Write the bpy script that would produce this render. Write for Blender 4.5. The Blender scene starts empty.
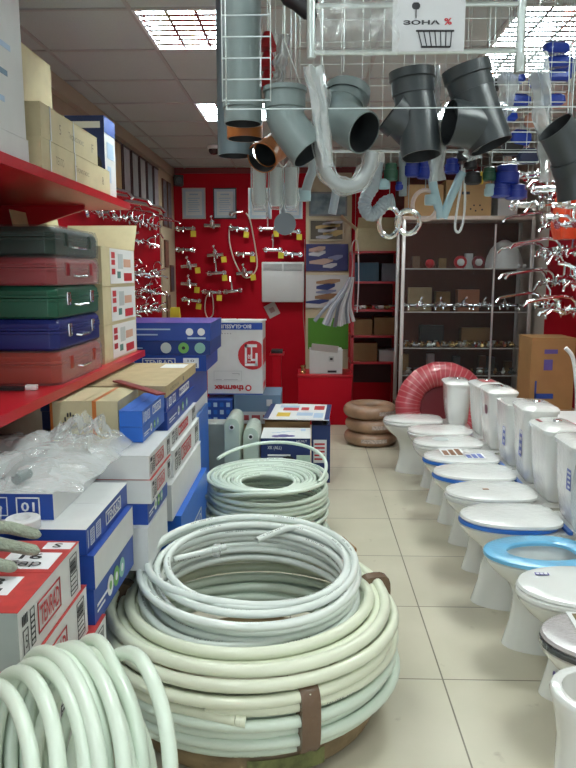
import bpy, bmesh, math, random
from mathutils import Vector, Matrix, noise
R = math.radians
rnd = random.Random(11)
scn = bpy.context.scene
COL = scn.collection

# ------------------------------------------------------------ camera
EYE = 1.54
PITCH, YAW, FPX = R(8.85), R(1.64), 700.0
cd = bpy.data.cameras.new('camera'); cam = bpy.data.objects.new('camera', cd); COL.objects.link(cam)
cam.location = (0, 0, EYE); cam.rotation_euler = (R(90) - PITCH, 0, YAW)
cd.sensor_fit = 'VERTICAL'; cd.sensor_height = 36.0; cd.lens = FPX * 36.0 / 768.0
cd.clip_start = 0.05; cd.clip_end = 60
scn.camera = cam

# ------------------------------------------------------------ world, lamps, exposure
w = bpy.data.worlds.new('world'); scn.world = w; w.use_nodes = True
w.node_tree.nodes['Background'].inputs[0].default_value = (0.86, 0.95, 1.0, 1)
w.node_tree.nodes['Background'].inputs[1].default_value = 0.85
scn.view_settings.view_transform = 'Standard'; scn.view_settings.look = 'None'
scn.view_settings.exposure = 0.7; scn.view_settings.gamma = 1.0
scn.cycles.max_bounces = 7; scn.cycles.diffuse_bounces = 4; scn.cycles.transparent_max_bounces = 14
scn.cycles.caustics_reflective = False; scn.cycles.caustics_refractive = False
CEIL = 2.76
GX, GY, T6 = -0.835, 4.055, 0.6          # one crossing of the ceiling grid, and its pitch
LAMPS = [(-0.535, 3.755, 30), (-0.535, 5.555, 15), (1.265, 3.755, 34), (1.265, 4.355, 20), (-0.535, 1.355, 26), (1.265, 1.355, 30),
         (1.265, 5.555, 16), (-0.535, -0.445, 16), (1.265, -0.445, 16), (-0.535, 7.355, 24)]
for lx, ly, pw in LAMPS:
    ld = bpy.data.lights.new('fluorescent_glow', 'AREA'); lo = bpy.data.objects.new('fluorescent_glow', ld); COL.objects.link(lo)
    ld.shape = 'SQUARE'; ld.size = 0.54; ld.energy = pw; ld.color = (0.93, 1.0, 0.97); lo.location = (lx, ly, CEIL + 0.055)

# ------------------------------------------------------------ helpers
def _ray(px, py):
    a = (px - 288) / FPX; b = (384 - py) / FPX
    f = Vector((-math.sin(YAW) * math.cos(PITCH), math.cos(YAW) * math.cos(PITCH), -math.sin(PITCH)))
    r = Vector((math.cos(YAW), math.sin(YAW), 0)); u = r.cross(f)
    return f + r * a + u * b
def on_y(px, py, y):                      # point at depth y seen at px, py
    d = _ray(px, py); t = y / d.y
    return Vector((d.x * t, y, EYE + d.z * t))
def on_x(px, py, x):
    d = _ray(px, py); t = x / d.x
    return Vector((x, d.y * t, EYE + d.z * t))

_m = {}
def mat(key, col=(0.8, 0.8, 0.8), rough=0.5, metal=0.0, bump=0.0, bscale=20.0, var=0.0, vscale=5.0, coat=0.0, emit=None, trans=0.0, col2=None, spec=0.5, coatrough=0.08):
    if key in _m: return _m[key]
    m = bpy.data.materials.new(key); m.use_nodes = True; nt = m.node_tree; N = nt.nodes; L = nt.links
    b = N['Principled BSDF']; b.inputs['Base Color'].default_value = (*col, 1)
    b.inputs['Roughness'].default_value = rough; b.inputs['Metallic'].default_value = metal
    b.inputs['Specular IOR Level'].default_value = spec
    b.inputs['Coat Weight'].default_value = coat; b.inputs['Coat Roughness'].default_value = coatrough
    tc = N.new('ShaderNodeTexCoord')
    if var or col2:
        n = N.new('ShaderNodeTexNoise'); n.inputs['Scale'].default_value = vscale; n.inputs['Detail'].default_value = 4
        L.new(tc.outputs['Object'], n.inputs['Vector'])
        mx = N.new('ShaderNodeMix'); mx.data_type = 'RGBA'
        cr = N.new('ShaderNodeMapRange'); cr.inputs[1].default_value = 0.35; cr.inputs[2].default_value = 0.65
        L.new(n.outputs['Fac'], cr.inputs[0]); L.new(cr.outputs[0], mx.inputs[0])
        c2 = col2 if col2 else tuple(max(0, c * (1 - var)) for c in col)
        mx.inputs[6].default_value = (*col, 1); mx.inputs[7].default_value = (*c2, 1)
        L.new(mx.outputs[2], b.inputs['Base Color'])
    if bump:
        n2 = N.new('ShaderNodeTexNoise'); n2.inputs['Scale'].default_value = bscale; n2.inputs['Detail'].default_value = 5
        L.new(tc.outputs['Object'], n2.inputs['Vector'])
        bp = N.new('ShaderNodeBump'); bp.inputs['Strength'].default_value = bump; bp.inputs['Distance'].default_value = 0.01
        L.new(n2.outputs['Fac'], bp.inputs['Height'])
        if coat: L.new(bp.outputs[0], b.inputs['Coat Normal'])
        else: L.new(bp.outputs[0], b.inputs['Normal'])
    if emit: b.inputs['Emission Color'].default_value = (*col, 1); b.inputs['Emission Strength'].default_value = emit
    _m[key] = m
    return m
def film(key, alpha, col=(0.9, 0.95, 0.95), rough=0.12, bscale=25, bump=0.8):   # clear polythene
    if key in _m: return _m[key]
    m = mat(key, col, rough, bump=bump, bscale=bscale); nt = m.node_tree; N = nt.nodes; L = nt.links
    out = N['Material Output']; tr = N.new('ShaderNodeBsdfTransparent'); mx = N.new('ShaderNodeMixShader')
    lw = N.new('ShaderNodeLayerWeight'); lw.inputs['Blend'].default_value = 0.35
    mr = N.new('ShaderNodeMapRange'); mr.inputs[3].default_value = alpha; mr.inputs[4].default_value = min(1, alpha + 0.5)
    L.new(lw.outputs['Facing'], mr.inputs[0]); L.new(mr.outputs[0], mx.inputs[0])
    L.new(tr.outputs[0], mx.inputs[1]); L.new(N['Principled BSDF'].outputs[0], mx.inputs[2]); L.new(mx.outputs[0], out.inputs['Surface'])
    return m

class MB:
    def __init__(s): s.v = []; s.f = []; s.m = []; s.uv = {}
    def add(s, vs, fs, mi=0, M=None):
        o = len(s.v)
        for p in vs:
            p = Vector(p); s.v.append(tuple(M @ p) if M is not None else tuple(p))
        for f in fs: s.f.append(tuple(i + o for i in f)); s.m.append(mi)
        return s
    def box(s, a, b, mi=0, M=None, faces=None):
        x0, y0, z0 = a; x1, y1, z1 = b
        vs = [(x0,y0,z0),(x1,y0,z0),(x1,y1,z0),(x0,y1,z0),(x0,y0,z1),(x1,y0,z1),(x1,y1,z1),(x0,y1,z1)]
        fs = [(0,3,2,1),(4,5,6,7),(0,1,5,4),(1,2,6,5),(2,3,7,6),(3,0,4,7)]   # -z +z -y +x +y -x
        if isinstance(mi, (list, tuple)):
            o = len(s.v); s.add(vs, [], 0, M)
            for f, k in zip(fs, mi): s.f.append(tuple(i + o for i in f)); s.m.append(k)
        else: s.add(vs, fs, mi, M)
        return s
    def sweep(s, pts, rad, seg=12, cap=True, mi=0, M=None, closed=False, uv=False, sx=1.0):
        pts = [Vector(p) for p in pts]; n = len(pts)
        if not isinstance(rad, (list, tuple)): rad = [rad] * n
        o = len(s.v); nrm = None; ring = []; acc = 0.0
        for i in range(n):
            if closed: t = pts[(i+1) % n] - pts[i-1]
            else: t = pts[min(i+1, n-1)] - pts[max(i-1, 0)]
            if t.length < 1e-9: t = Vector((0, 0, 1))
            t.normalize()
            if nrm is None: nrm = t.orthogonal().normalized()
            nrm = nrm - t * nrm.dot(t)
            nrm = nrm.normalized() if nrm.length > 1e-6 else t.orthogonal().normalized()
            bn = t.cross(nrm)
            if i: acc += (pts[i] - pts[i-1]).length
            ring.append(acc)
            for k in range(seg):
                a = 2 * math.pi * k / seg
                p = pts[i] + nrm * math.cos(a) * rad[i] * sx + bn * math.sin(a) * rad[i]
                s.v.append(tuple(M @ p) if M is not None else tuple(p))
        for i in range(n if closed else n - 1):
            j = (i + 1) % n
            for k in range(seg):
                k2 = (k + 1) % seg
                s.f.append((o+i*seg+k, o+i*seg+k2, o+j*seg+k2, o+j*seg+k)); s.m.append(mi)
                if uv: s.uv[len(s.f)-1] = ((ring[i], k/seg), (ring[i], (k+1)/seg), (ring[j], (k+1)/seg), (ring[j], k/seg))
        if cap and not closed:
            s.f.append(tuple(o + k for k in reversed(range(seg)))); s.m.append(mi)
            s.f.append(tuple(o + (n-1)*seg + k for k in range(seg))); s.m.append(mi)
        return s
    def hollow(s, pts, rad, th=0.003, seg=24, mi=0, mi_in=None, M=None):      # open pipe with a wall
        pts = [Vector(p) for p in pts]
        if not isinstance(rad, (list, tuple)): rad = [rad] * len(pts)
        n = len(pts); o = len(s.v)
        s.sweep(pts, rad, seg, cap=False, mi=mi, M=M); o2 = len(s.v)
        s.sweep(pts, [r - th for r in rad], seg, cap=False, mi=mi if mi_in is None else mi_in, M=M)
        for k in range(seg):
            k2 = (k + 1) % seg
            s.f.append((o+k, o2+k, o2+k2, o+k2)); s.m.append(mi)
            a, b = o + (n-1)*seg, o2 + (n-1)*seg
            s.f.append((a+k, a+k2, b+k2, b+k)); s.m.append(mi)
        return s
    def loft(s, secs, mi=0, cap0=True, cap1=True, M=None):
        n = len(secs[0]); o = len(s.v)
        for sec in secs:
            for p in sec: p = Vector(p); s.v.append(tuple(M @ p) if M is not None else tuple(p))
        for i in range(len(secs) - 1):
            for k in range(n):
                k2 = (k + 1) % n
                s.f.append((o+i*n+k, o+i*n+k2, o+(i+1)*n+k2, o+(i+1)*n+k)); s.m.append(mi)
        if cap0: s.f.append(tuple(o + k for k in reversed(range(n)))); s.m.append(mi)
        if cap1: s.f.append(tuple(o + (len(secs)-1)*n + k for k in range(n))); s.m.append(mi)
        return s
    def lathe(s, prof, seg=20, mi=0, M=None, cap=True):       # prof: (radius, z)
        return s.loft([[(r * math.cos(2*math.pi*k/seg), r * math.sin(2*math.pi*k/seg), z) for k in range(seg)] for r, z in prof], mi, cap, cap, M)
    def ball(s, c, r, seg=12, mi=0, M=None):
        c = Vector(c); rr = r if isinstance(r, tuple) else (r, r, r)
        secs = []
        for i in range(1, seg // 2 + 1):
            t = math.pi * i / (seg // 2 + 1)
            secs.append([(c.x + rr[0]*math.sin(t)*math.cos(2*math.pi*k/seg), c.y + rr[1]*math.sin(t)*math.sin(2*math.pi*k/seg), c.z - rr[2]*math.cos(t)) for k in range(seg)])
        return s.loft(secs, mi, M=M)
    def build(s, name, mats, parent=None, loc=None, rot=None, smooth=True, bevel=0.0, ang=35):
        me = bpy.data.meshes.new(name); me.from_pydata(s.v, [], s.f)
        if not isinstance(mats, (list, tuple)): mats = [mats]
        for m in mats: me.materials.append(m)
        me.polygons.foreach_set('material_index', s.m)
        if s.uv:
            ul = me.uv_layers.new(name='uv')
            for fi, q in s.uv.items():
                p = me.polygons[fi]
                for li, c in zip(p.loop_indices, q): ul.data[li].uv = c
        if bevel:
            bm = bmesh.new(); bm.from_mesh(me)
            es = [e for e in bm.edges if len(e.link_faces) == 2 and e.calc_face_angle(0) > R(40)]
            bmesh.ops.bevel(bm, geom=es, offset=bevel, segments=2, affect='EDGES', profile=0.5, clamp_overlap=True)
            bm.to_mesh(me); bm.free()
        if smooth:
            me.polygons.foreach_set('use_smooth', [True] * len(me.polygons)); me.set_sharp_from_angle(angle=R(ang))
        me.update()
        o = bpy.data.objects.new(name, me); COL.objects.link(o)
        if parent: o.parent = parent
        if loc is not None: o.location = loc
        if rot is not None: o.rotation_euler = rot
        return o

def tag(o, label=None, cat=None, group=None, kind=None):
    if label: o['label'] = label
    if cat: o['category'] = cat
    if group: o['group'] = group
    if kind: o['kind'] = kind
    return o
def thing(name, label, cat, loc, rz=0, group=None):
    o = bpy.data.objects.new(name, None); COL.objects.link(o); o.empty_display_size = 0.05
    o.location = loc; o.rotation_euler = (0, 0, rz)
    return tag(o, label, cat, group)
def struct(o): o['kind'] = 'structure'; return o
KIDS = {}
def kids(o):
    return [c for c in bpy.data.objects if c.parent == o]
def dup(root, loc, rot=None, label=None, group=None, scale=None):
    r = root.copy(); COL.objects.link(r); r.location = loc
    if rot is not None: r.rotation_euler = rot
    if scale: r.scale = (scale,) * 3
    if label: r['label'] = label
    if group: r['group'] = group
    ks = KIDS.setdefault(root.name, kids(root))
    for ch in ks:
        c = ch.copy(); COL.objects.link(c); c.parent = r
        for g in KIDS.setdefault(ch.name, kids(ch)):
            d = g.copy(); COL.objects.link(d); d.parent = c
    return r
def M4(loc=(0,0,0), rx=0, ry=0, rz=0, s=1.0):
    return Matrix.Translation(loc) @ Matrix.Rotation(rz, 4, 'Z') @ Matrix.Rotation(ry, 4, 'Y') @ Matrix.Rotation(rx, 4, 'X') @ Matrix.Scale(s, 4)

def face_frame(face, sx, sy, sz):
    return {'+x': (Vector((sx/2, -sy/2, 0)), Vector((0,1,0)), Vector((0,0,1))),
            '-y': (Vector((-sx/2, -sy/2, 0)), Vector((1,0,0)), Vector((0,0,1))),
            '-x': (Vector((-sx/2, sy/2, 0)), Vector((0,-1,0)), Vector((0,0,1))),
            '+z': (Vector((-sx/2, -sy/2, sz)), Vector((1,0,0)), Vector((0,1,0)))}[face]
_tx = {}
def text_geo(s, bold=0.0):
    if (s, bold) in _tx: return _tx[(s, bold)]
    c = bpy.data.curves.new('t', 'FONT'); c.body = s; c.size = 1.0; c.resolution_u = 2; c.offset = bold; c.extrude = 0
    o = bpy.data.objects.new('t', c); COL.objects.link(o)
    dg = bpy.context.evaluated_depsgraph_get(); dg.update()
    me = o.evaluated_get(dg).to_mesh()
    vs = [v.co.copy() for v in me.vertices]; fs = [tuple(p.vertices) for p in me.polygons]
    o.evaluated_get(dg).to_mesh_clear(); bpy.data.objects.remove(o); bpy.data.curves.remove(c)
    x0 = min(v.x for v in vs); x1 = max(v.x for v in vs); y0 = min(v.y for v in vs); y1 = max(v.y for v in vs)
    vs = [((v.x - x0) / (x1 - x0), (v.y - y0) / (y1 - y0), 0) for v in vs]
    _tx[(s, bold)] = (vs, fs, (x1 - x0) / (y1 - y0)); return _tx[(s, bold)]
class Print:                                # flat print laid on a face of a box
    def __init__(s, face, dims, lift=0.0008):
        s.o, s.u, s.v = face_frame(face, *dims); s.n = s.u.cross(s.v); s.mb = MB(); s.l = lift
        s.W = {'+x': dims[1], '-x': dims[1], '-y': dims[0], '+z': dims[0]}[face]; s.H = dims[1] if face == '+z' else dims[2]
    def P(s, a, b, k=1): return s.o + s.u * a * s.W + s.v * b * s.H + s.n * s.l * k
    def rect(s, a0, b0, a1, b1, mi=0, k=1):
        q = [s.P(a0,b0,k), s.P(a1,b0,k), s.P(a1,b1,k), s.P(a0,b1,k)]
        b = [p - s.n * s.l * 0.9 for p in q]
        s.mb.add(q + b, [(0,1,2,3), (0,4,5,1), (1,5,6,2), (2,6,7,3), (3,7,4,0)], mi); return s
    def frame(s, a0, b0, a1, b1, t=0.02, mi=0, k=1):
        tv = t * s.W / s.H
        s.rect(a0,b0,a1,b0+tv,mi,k); s.rect(a0,b1-tv,a1,b1,mi,k); s.rect(a0,b0,a0+t,b1,mi,k); s.rect(a1-t,b0,a1,b1,mi,k); return s
    def disc(s, a, b, r, mi=0, k=1, a1=None):
        n = 24; c = s.P(a, b, k); pts = []
        for i in range(n):
            p = s.u * math.cos(2*math.pi*i/n) * r + s.v * math.sin(2*math.pi*i/n) * r
            pts.append(c + p)
        if a1 is not None:
            lim = (s.P(a1,0,k) - s.o).dot(s.u)
            pts = [p if (p - s.o).dot(s.u) <= lim else p - s.u * ((p - s.o).dot(s.u) - lim) for p in pts]
        s.mb.add(pts, [tuple(range(n))], mi); return s
    def text(s, t, a0, b0, a1, b1, mi=0, k=2, flip=False, bold=0.0):
        vs, fs, _ = text_geo(t, bold)
        out = []
        for v in vs:
            x, y = (1 - v[0], 1 - v[1]) if flip else (v[0], v[1])
            out.append(s.P(a0 + (a1-a0)*x, b0 + (b1-b0)*y, k))
        s.mb.add(out, fs, mi); return s
    def done(s, name, mats, parent, label=None):
        o = s.mb.build(name, mats, parent, smooth=False)
        if label: o['label'] = label
        return o

# ------------------------------------------------------------ materials
red_paint = mat('red_paint', (0.52, 0.004, 0.018), 0.6, var=0.12, vscale=2, spec=0.15)
red_shelf = mat('red_shelf', (0.50, 0.010, 0.020), 0.3)
white_cer = mat('white_ceramic', (0.80, 0.82, 0.80), 0.12, coat=0.3)
white_film = mat('ceramic_in_film', (0.80, 0.81, 0.79), 0.25, coat=0.9, bump=0.45, bscale=28)
blue_film = mat('blue_film', (0.02, 0.16, 0.62), 0.3, coat=0.8, bump=0.4, bscale=40)
lblue_film = mat('light_blue_film', (0.16, 0.50, 0.78), 0.3, coat=0.8, bump=0.3, bscale=60)
chrome = mat('chrome', (0.80, 0.82, 0.84), 0.12, metal=1.0)
steel = mat('steel_wire', (0.62, 0.68, 0.66), 0.3, metal=0.85)
brass = mat('brass', (0.62, 0.45, 0.20), 0.25, metal=1.0)
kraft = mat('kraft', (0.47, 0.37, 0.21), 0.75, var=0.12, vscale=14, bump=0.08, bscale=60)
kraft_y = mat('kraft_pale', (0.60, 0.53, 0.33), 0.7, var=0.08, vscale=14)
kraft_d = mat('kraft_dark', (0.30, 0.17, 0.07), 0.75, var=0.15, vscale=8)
card_w = mat('white_card', (0.68, 0.70, 0.70), 0.5, var=0.05, vscale=9)
card_g = mat('grey_card', (0.40, 0.46, 0.44), 0.6, var=0.1, vscale=9)
card_b = mat('blue_card', (0.018, 0.07, 0.36), 0.42, var=0.12, vscale=9)
card_b2 = mat('bright_blue_card', (0.02, 0.14, 0.60), 0.4, var=0.1, vscale=9)
card_n = mat('navy_card', (0.012, 0.030, 0.13), 0.45)
card_r = mat('red_card', (0.52, 0.05, 0.045), 0.45, var=0.18, vscale=30)
ink_r = mat('red_ink', (0.50, 0.02, 0.03), 0.5)
ink_k = mat('black_ink', (0.02, 0.02, 0.025), 0.5)
ink_w = mat('white_ink', (0.78, 0.80, 0.82), 0.5)
ink_g = mat('green_ink', (0.16, 0.42, 0.10), 0.5)
ink_y = mat('yellow_ink', (0.70, 0.50, 0.05), 0.5)
ink_o = mat('orange_tape', (0.55, 0.16, 0.03), 0.4)
ink_lb = mat('pale_blue_ink', (0.40, 0.55, 0.72), 0.5)
pvc_g = mat('grey_plastic_pipe', (0.17, 0.215, 0.215), 0.36, spec=0.45)
pvc_d = mat('dark_grey_plastic_pipe', (0.042, 0.052, 0.056), 0.35)
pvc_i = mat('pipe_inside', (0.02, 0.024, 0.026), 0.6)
pvc_o = mat('orange_brown_pipe', (0.33, 0.11, 0.025), 0.4)
black_p = mat('black_plastic', (0.012, 0.012, 0.014), 0.45)
white_p = mat('white_plastic', (0.72, 0.74, 0.74), 0.35)
cyan_p = mat('pale_cyan_plastic', (0.42, 0.62, 0.68), 0.4)
blue_p = mat('blue_plastic', (0.010, 0.030, 0.28), 0.35)
clear_f = film('clear_film', 0.10)
clear_b = film('clear_bag', 0.15, (0.72, 0.76, 0.76), 0.08, 12, 1.0)
milky_f = film('milky_bag', 0.42, (0.80, 0.83, 0.82), 0.12, 16, 0.9)
glass = film('cabinet_glass', 0.03, (0.25, 0.28, 0.28), 0.03, 2, 0.0)
tape_br = mat('brown_parcel_tape', (0.16, 0.10, 0.065), 0.25, bump=0.3, bscale=60)
cream_w = mat('cream_paint', (0.62, 0.52, 0.36), 0.6)
paper = mat('paper', (0.72, 0.74, 0.74), 0.6)
yel = mat('yellow_tag', (0.72, 0.56, 0.04), 0.6)
alu = mat('aluminium', (0.62, 0.58, 0.56), 0.35, metal=0.6)
# ============================================================ THE ROOM
WX0, WX1, WY1, WY0 = -1.60, 2.12, 8.35, -1.4
def floor_mat():
    m = bpy.data.materials.new('floor_tiles'); m.use_nodes = True; nt = m.node_tree; N = nt.nodes; L = nt.links; b = N['Principled BSDF']
    tc = N.new('ShaderNodeTexCoord'); mp = N.new('ShaderNodeMapping')
    mp.inputs['Location'].default_value = (-0.525 + 6, -0.107 + 6, 0)
    br = N.new('ShaderNodeTexBrick'); br.offset = 0; br.inputs['Scale'].default_value = 1
    br.inputs['Brick Width'].default_value = 0.6; br.inputs['Row Height'].default_value = 0.6; br.inputs['Mortar Size'].default_value = 0.0035
    br.inputs['Mortar Smooth'].default_value = 0.3
    br.inputs['Color1'].default_value = (0.60, 0.555, 0.44, 1); br.inputs['Color2'].default_value = (0.56, 0.515, 0.41, 1); br.inputs['Mortar'].default_value = (0.20, 0.175, 0.13, 1)
    n = N.new('ShaderNodeTexNoise'); n.inputs['Scale'].default_value = 2.2; n.inputs['Detail'].default_value = 6
    mx = N.new('ShaderNodeMix'); mx.data_type = 'RGBA'; mx.blend_type = 'MULTIPLY'; mr = N.new('ShaderNodeMapRange')
    mr.inputs[1].default_value = 0.3; mr.inputs[2].default_value = 0.7; mr.inputs[3].default_value = 0.0; mr.inputs[4].default_value = 1
    mx.inputs[7].default_value = (0.86, 0.87, 0.84, 1)
    # scuffs and dirt specks
    n3 = N.new('ShaderNodeTexNoise'); n3.inputs['Scale'].default_value = 9; n3.inputs['Detail'].default_value = 8
    mr3 = N.new('ShaderNodeMapRange'); mr3.inputs[1].default_value = 0.66; mr3.inputs[2].default_value = 0.74
    mx3 = N.new('ShaderNodeMix'); mx3.data_type = 'RGBA'; mx3.inputs[7].default_value = (0.27, 0.22, 0.16, 1)
    L.new(tc.outputs['Object'], mp.inputs['Vector']); L.new(mp.outputs[0], br.inputs['Vector']); L.new(tc.outputs['Object'], n.inputs['Vector']); L.new(tc.outputs['Object'], n3.inputs['Vector'])
    L.new(n.outputs['Fac'], mr.inputs[0]); L.new(mr.outputs[0], mx.inputs[0]); L.new(br.outputs['Color'], mx.inputs[6])
    mm = N.new('ShaderNodeMath'); mm.operation = 'MULTIPLY'; mm.inputs[1].default_value = 0.5
    L.new(n3.outputs['Fac'], mr3.inputs[0]); L.new(mr3.outputs[0], mm.inputs[0]); L.new(mm.outputs[0], mx3.inputs[0]); L.new(mx.outputs[2], mx3.inputs[6])
    L.new(mx3.outputs[2], b.inputs['Base Color'])
    b.inputs['Roughness'].default_value = 0.32; b.inputs['Specular IOR Level'].default_value = 0.45
    bp = N.new('ShaderNodeBump'); bp.inputs['Strength'].default_value = 0.4; bp.inputs['Distance'].default_value = 0.002; bp.invert = True
    L.new(br.outputs['Fac'], bp.inputs['Height']); L.new(bp.outputs[0], b.inputs['Normal'])
    return m
struct(MB().box((WX0, WY0, -0.1), (WX1, WY1, 0)).build('floor', floor_mat(), smooth=False))
def ceil_mat():
    m = bpy.data.materials.new('ceiling_tiles'); m.use_nodes = True; nt = m.node_tree; N = nt.nodes; L = nt.links; b = N['Principled BSDF']
    tc = N.new('ShaderNodeTexCoord'); n = N.new('ShaderNodeTexNoise'); n.inputs['Scale'].default_value = 130; n.inputs['Detail'].default_value = 3
    mx = N.new('ShaderNodeMix'); mx.data_type = 'RGBA'; mx.inputs[6].default_value = (0.46, 0.50, 0.49, 1); mx.inputs[7].default_value = (0.56, 0.60, 0.585, 1)
    L.new(tc.outputs['Object'], n.inputs['Vector']); L.new(n.outputs['Fac'], mx.inputs[0]); L.new(mx.outputs[2], b.inputs['Base Color'])
    b.inputs['Roughness'].default_value = 0.9
    bp = N.new('ShaderNodeBump'); bp.inputs['Strength'].default_value = 0.5; bp.inputs['Distance'].default_value = 0.003; L.new(n.outputs['Fac'], bp.inputs['Height']); L.new(bp.outputs[0], b.inputs['Normal'])
    return m
lampcells = [(x, y) for x, y, _ in LAMPS]
mb = MB(); gx = []
x = GX - T6 * 2
xs = [GX + T6 * k for k in range(-2, 6)]; ys = [GY + T6 * k for k in range(-10, 9)]
for x in xs:
    for y in ys:
        cx, cy = x + 0.3, y + 0.3
        if any(abs(cx-a) < .1 and abs(cy-b) < .1 for a, b in lampcells): continue
        a0, a1, b0, b1 = max(x, WX0), min(x+T6, WX1), max(y, WY0), min(y+T6, WY1)
        if a1 - a0 > 0.02 and b1 - b0 > 0.02: mb.box((a0+.008, b0+.008, CEIL+.004), (a1-.008, b1-.008, CEIL+.02))
struct(mb.build('ceiling', ceil_mat(), smooth=False))
mb = MB()
gridm = mat('ceiling_grid', (0.42, 0.41, 0.40), 0.5)
for x in xs:
    if WX0 < x < WX1: mb.box((x-.010, WY0, CEIL-.003), (x+.010, WY1, CEIL+.006))
for y in ys:
    if WY0 < y < WY1: mb.box((WX0, y-.010, CEIL-.0035), (WX1, y+.010, CEIL+.0055))
struct(mb.build('trim_1', gridm, smooth=False))
struct(MB().box((WX0, WY0, CEIL+.14), (WX1, WY1, CEIL+.2)).build('ceiling_slab', mat('slab', (0.3,0.3,0.3), 0.9), smooth=False))
struct(MB().box((WX0-.1, WY0, 0), (WX0, WY1+.1, CEIL+.14)).build('wall_left', mat('left_wall_paint', (0.42, 0.33, 0.24), 0.7, var=.1), smooth=False))
struct(MB().box((WX0, WY1, 0), (WX1, WY1+.1, CEIL+.14)).build('wall_back', red_paint, smooth=False))
struct(MB().box((WX1, WY0, 0), (WX1+.1, WY1+.1, CEIL+.14)).build('wall_right', mat('right_wall_paint', (0.50, 0.44, 0.38), 0.7), smooth=False))
# wall trims: beam under the ceiling on the left, red boards for taps, cream corner pillar
struct(MB().box((WX0, 3.2, 2.66), (WX0+.05, WY1, CEIL-.004)).build('trim_2', mat('beam_beige', (0.45, 0.36, 0.27), .6), smooth=False))
struct(MB().box((WX0, 3.6, 0.9), (WX0+.02, 7.55, 2.20)).build('trim_3', red_paint, smooth=False))
struct(MB().box((WX0, 7.58, 0.0), (WX0+.03, WY1, 2.65)).build('trim_4', cream_w, smooth=False))
struct(MB().box((WX0, WY1-.03, 2.70), (WX1, WY1, CEIL-.004)).build('trim_5', mat('dark_cornice', (0.20, 0.03, 0.03), .6), smooth=False))
struct(MB().box((-0.03, WY1-.02, 0), (0.50, WY1, 2.70)).build('trim_6', cream_w, smooth=False))
struct(MB().box((WX1-.02, 4.3, 0.5), (WX1, 6.3, 2.5)).build('trim_7', red_paint, smooth=False))
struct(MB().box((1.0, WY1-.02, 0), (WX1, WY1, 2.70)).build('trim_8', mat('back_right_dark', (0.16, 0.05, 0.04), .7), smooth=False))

# ---- louvred fluorescent ceiling lights
def lamp_fix():
    t = thing('ceiling_light', 'x', 'ceiling light', (0, 0, CEIL))
    mb = MB()
    for a, b in (((-.295,-.295),(.295,-.28)), ((-.295,.28),(.295,.295)), ((-.295,-.28),(-.28,.28)), ((.28,-.28),(.295,.28))):
        mb.box((*a, -.004), (*b, .07))
    mb.box((-.295, -.295, .07), (.295, .295, .08))
    mb.build('frame', white_p, t, smooth=False)
    lou = MB()
    for k in range(1, 4): lou.box((-.28 + .14*k - .008, -.28, .002), (-.28 + .14*k + .008, .28, .03))
    for k in range(1, 8):
        y = -.28 + .07*k
        lou.loft([[(-.28, y-.018, .001), (-.28, y+.018, .001), (-.28, y, .026)], [(.28, y-.018, .001), (.28, y+.018, .001), (.28, y, .026)]])
    lou.build('louvre', mat('louvre_metal', (0.75, 0.80, 0.85), 0.12, metal=1.0), t, smooth=False)
    for k in range(4):
        MB().sweep([(-.21 + .14*k, -.27, .047), (-.21 + .14*k, .27, .047)], .008, 8).build('tube', mat('tube_glow', (0.9, 1.0, 1.0), .5, emit=12), t)
    return t
L0 = lamp_fix(); L0.location = (*lampcells[0], CEIL)
LBL = ['louvred fluorescent ceiling light nearest on the left, above the hanging grey pipes', 'small-looking louvred ceiling light further back over the left aisle',
       'glaring louvred ceiling light at the upper right, nearer of the two', 'glaring louvred ceiling light at the upper right, further of the two', 'louvred ceiling light overhead left of the hanging rack', 'louvred ceiling light overhead right of the hanging rack',
       'louvred ceiling light above the tap display on the right wall', 'louvred ceiling light behind the viewer on the left', 'louvred ceiling light behind the viewer on the right', 'louvred ceiling light nearest the red back wall']
tag(L0, LBL[0], group='louvred ceiling lights')
for (a, b), l in zip(lampcells[1:], LBL[1:]): dup(L0, (a, b, CEIL), label=l, group='louvred ceiling lights')
# dome camera and small black speaker
p = on_y(214, 150, 6.9); t = thing('security_camera', 'dark dome security camera on the ceiling before the red back wall', 'security camera', (p.x, 6.9, CEIL-.004))
MB().lathe([(.06, 0), (.065, -.01), (.06, -.035)][::-1]).build('base', white_p, t)
MB().lathe([(.0, -.085), (.03, -.08), (.048, -.06), (.052, -.035)]).build('dome', mat('smoked', (.05,.03,.03), .1), t)
t = thing('loudspeaker', 'small black loudspeaker high in the back left corner', 'loudspeaker', (WX0+.12, 8.18, 2.60), R(20))
MB().box((-.05,-.05,-.06),(.05,.05,.06)).build('cabinet', black_p, t, bevel=.008)
MB().lathe([(.035,0),(.03,.004),(.01,.001)], M=M4((0,-.0505,0), R(90))).build('cone', pvc_d, t)
MB().box((-.02,.05,-.01),(.02,.17,.01)).build('bracket', black_p, t)

# ============================================================ LEFT SHELVES
def shelf_board(z, y0, y1, label, th=.035):
    t = thing('wall_shelf', label, 'shelf', (WX0, y0, z))
    MB().box((0.0, 0, -th), (.655, y1-y0, -th+.012)).box((.652, 0, -th), (.664, y1-y0, 0)).box((0.0, 0, -th+.012), (.652, .012, 0)).box((0.0, y1-y0-.012, -th+.012), (.652, y1-y0, 0)).box((0,0,-.006),(.652,y1-y0,0)).build('board', red_shelf, t, smooth=False)
    mb = MB()
    for y in ((0.62, 1.62, 2.6) if z > 1.5 else (0.62, 1.3)):
        MB().loft([[(0,y-.008,-th-.18),(0,y+.008,-th-.18),(0,y+.008,-th),(0,y-.008,-th)],[(.5,y-.008,-th-.02),(.5,y+.008,-th-.02),(.5,y+.008,-th),(.5,y-.008,-th)]]).build('bracket', red_shelf, t, smooth=False)
    return t
ZL, ZU = 1.115, 1.912
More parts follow.
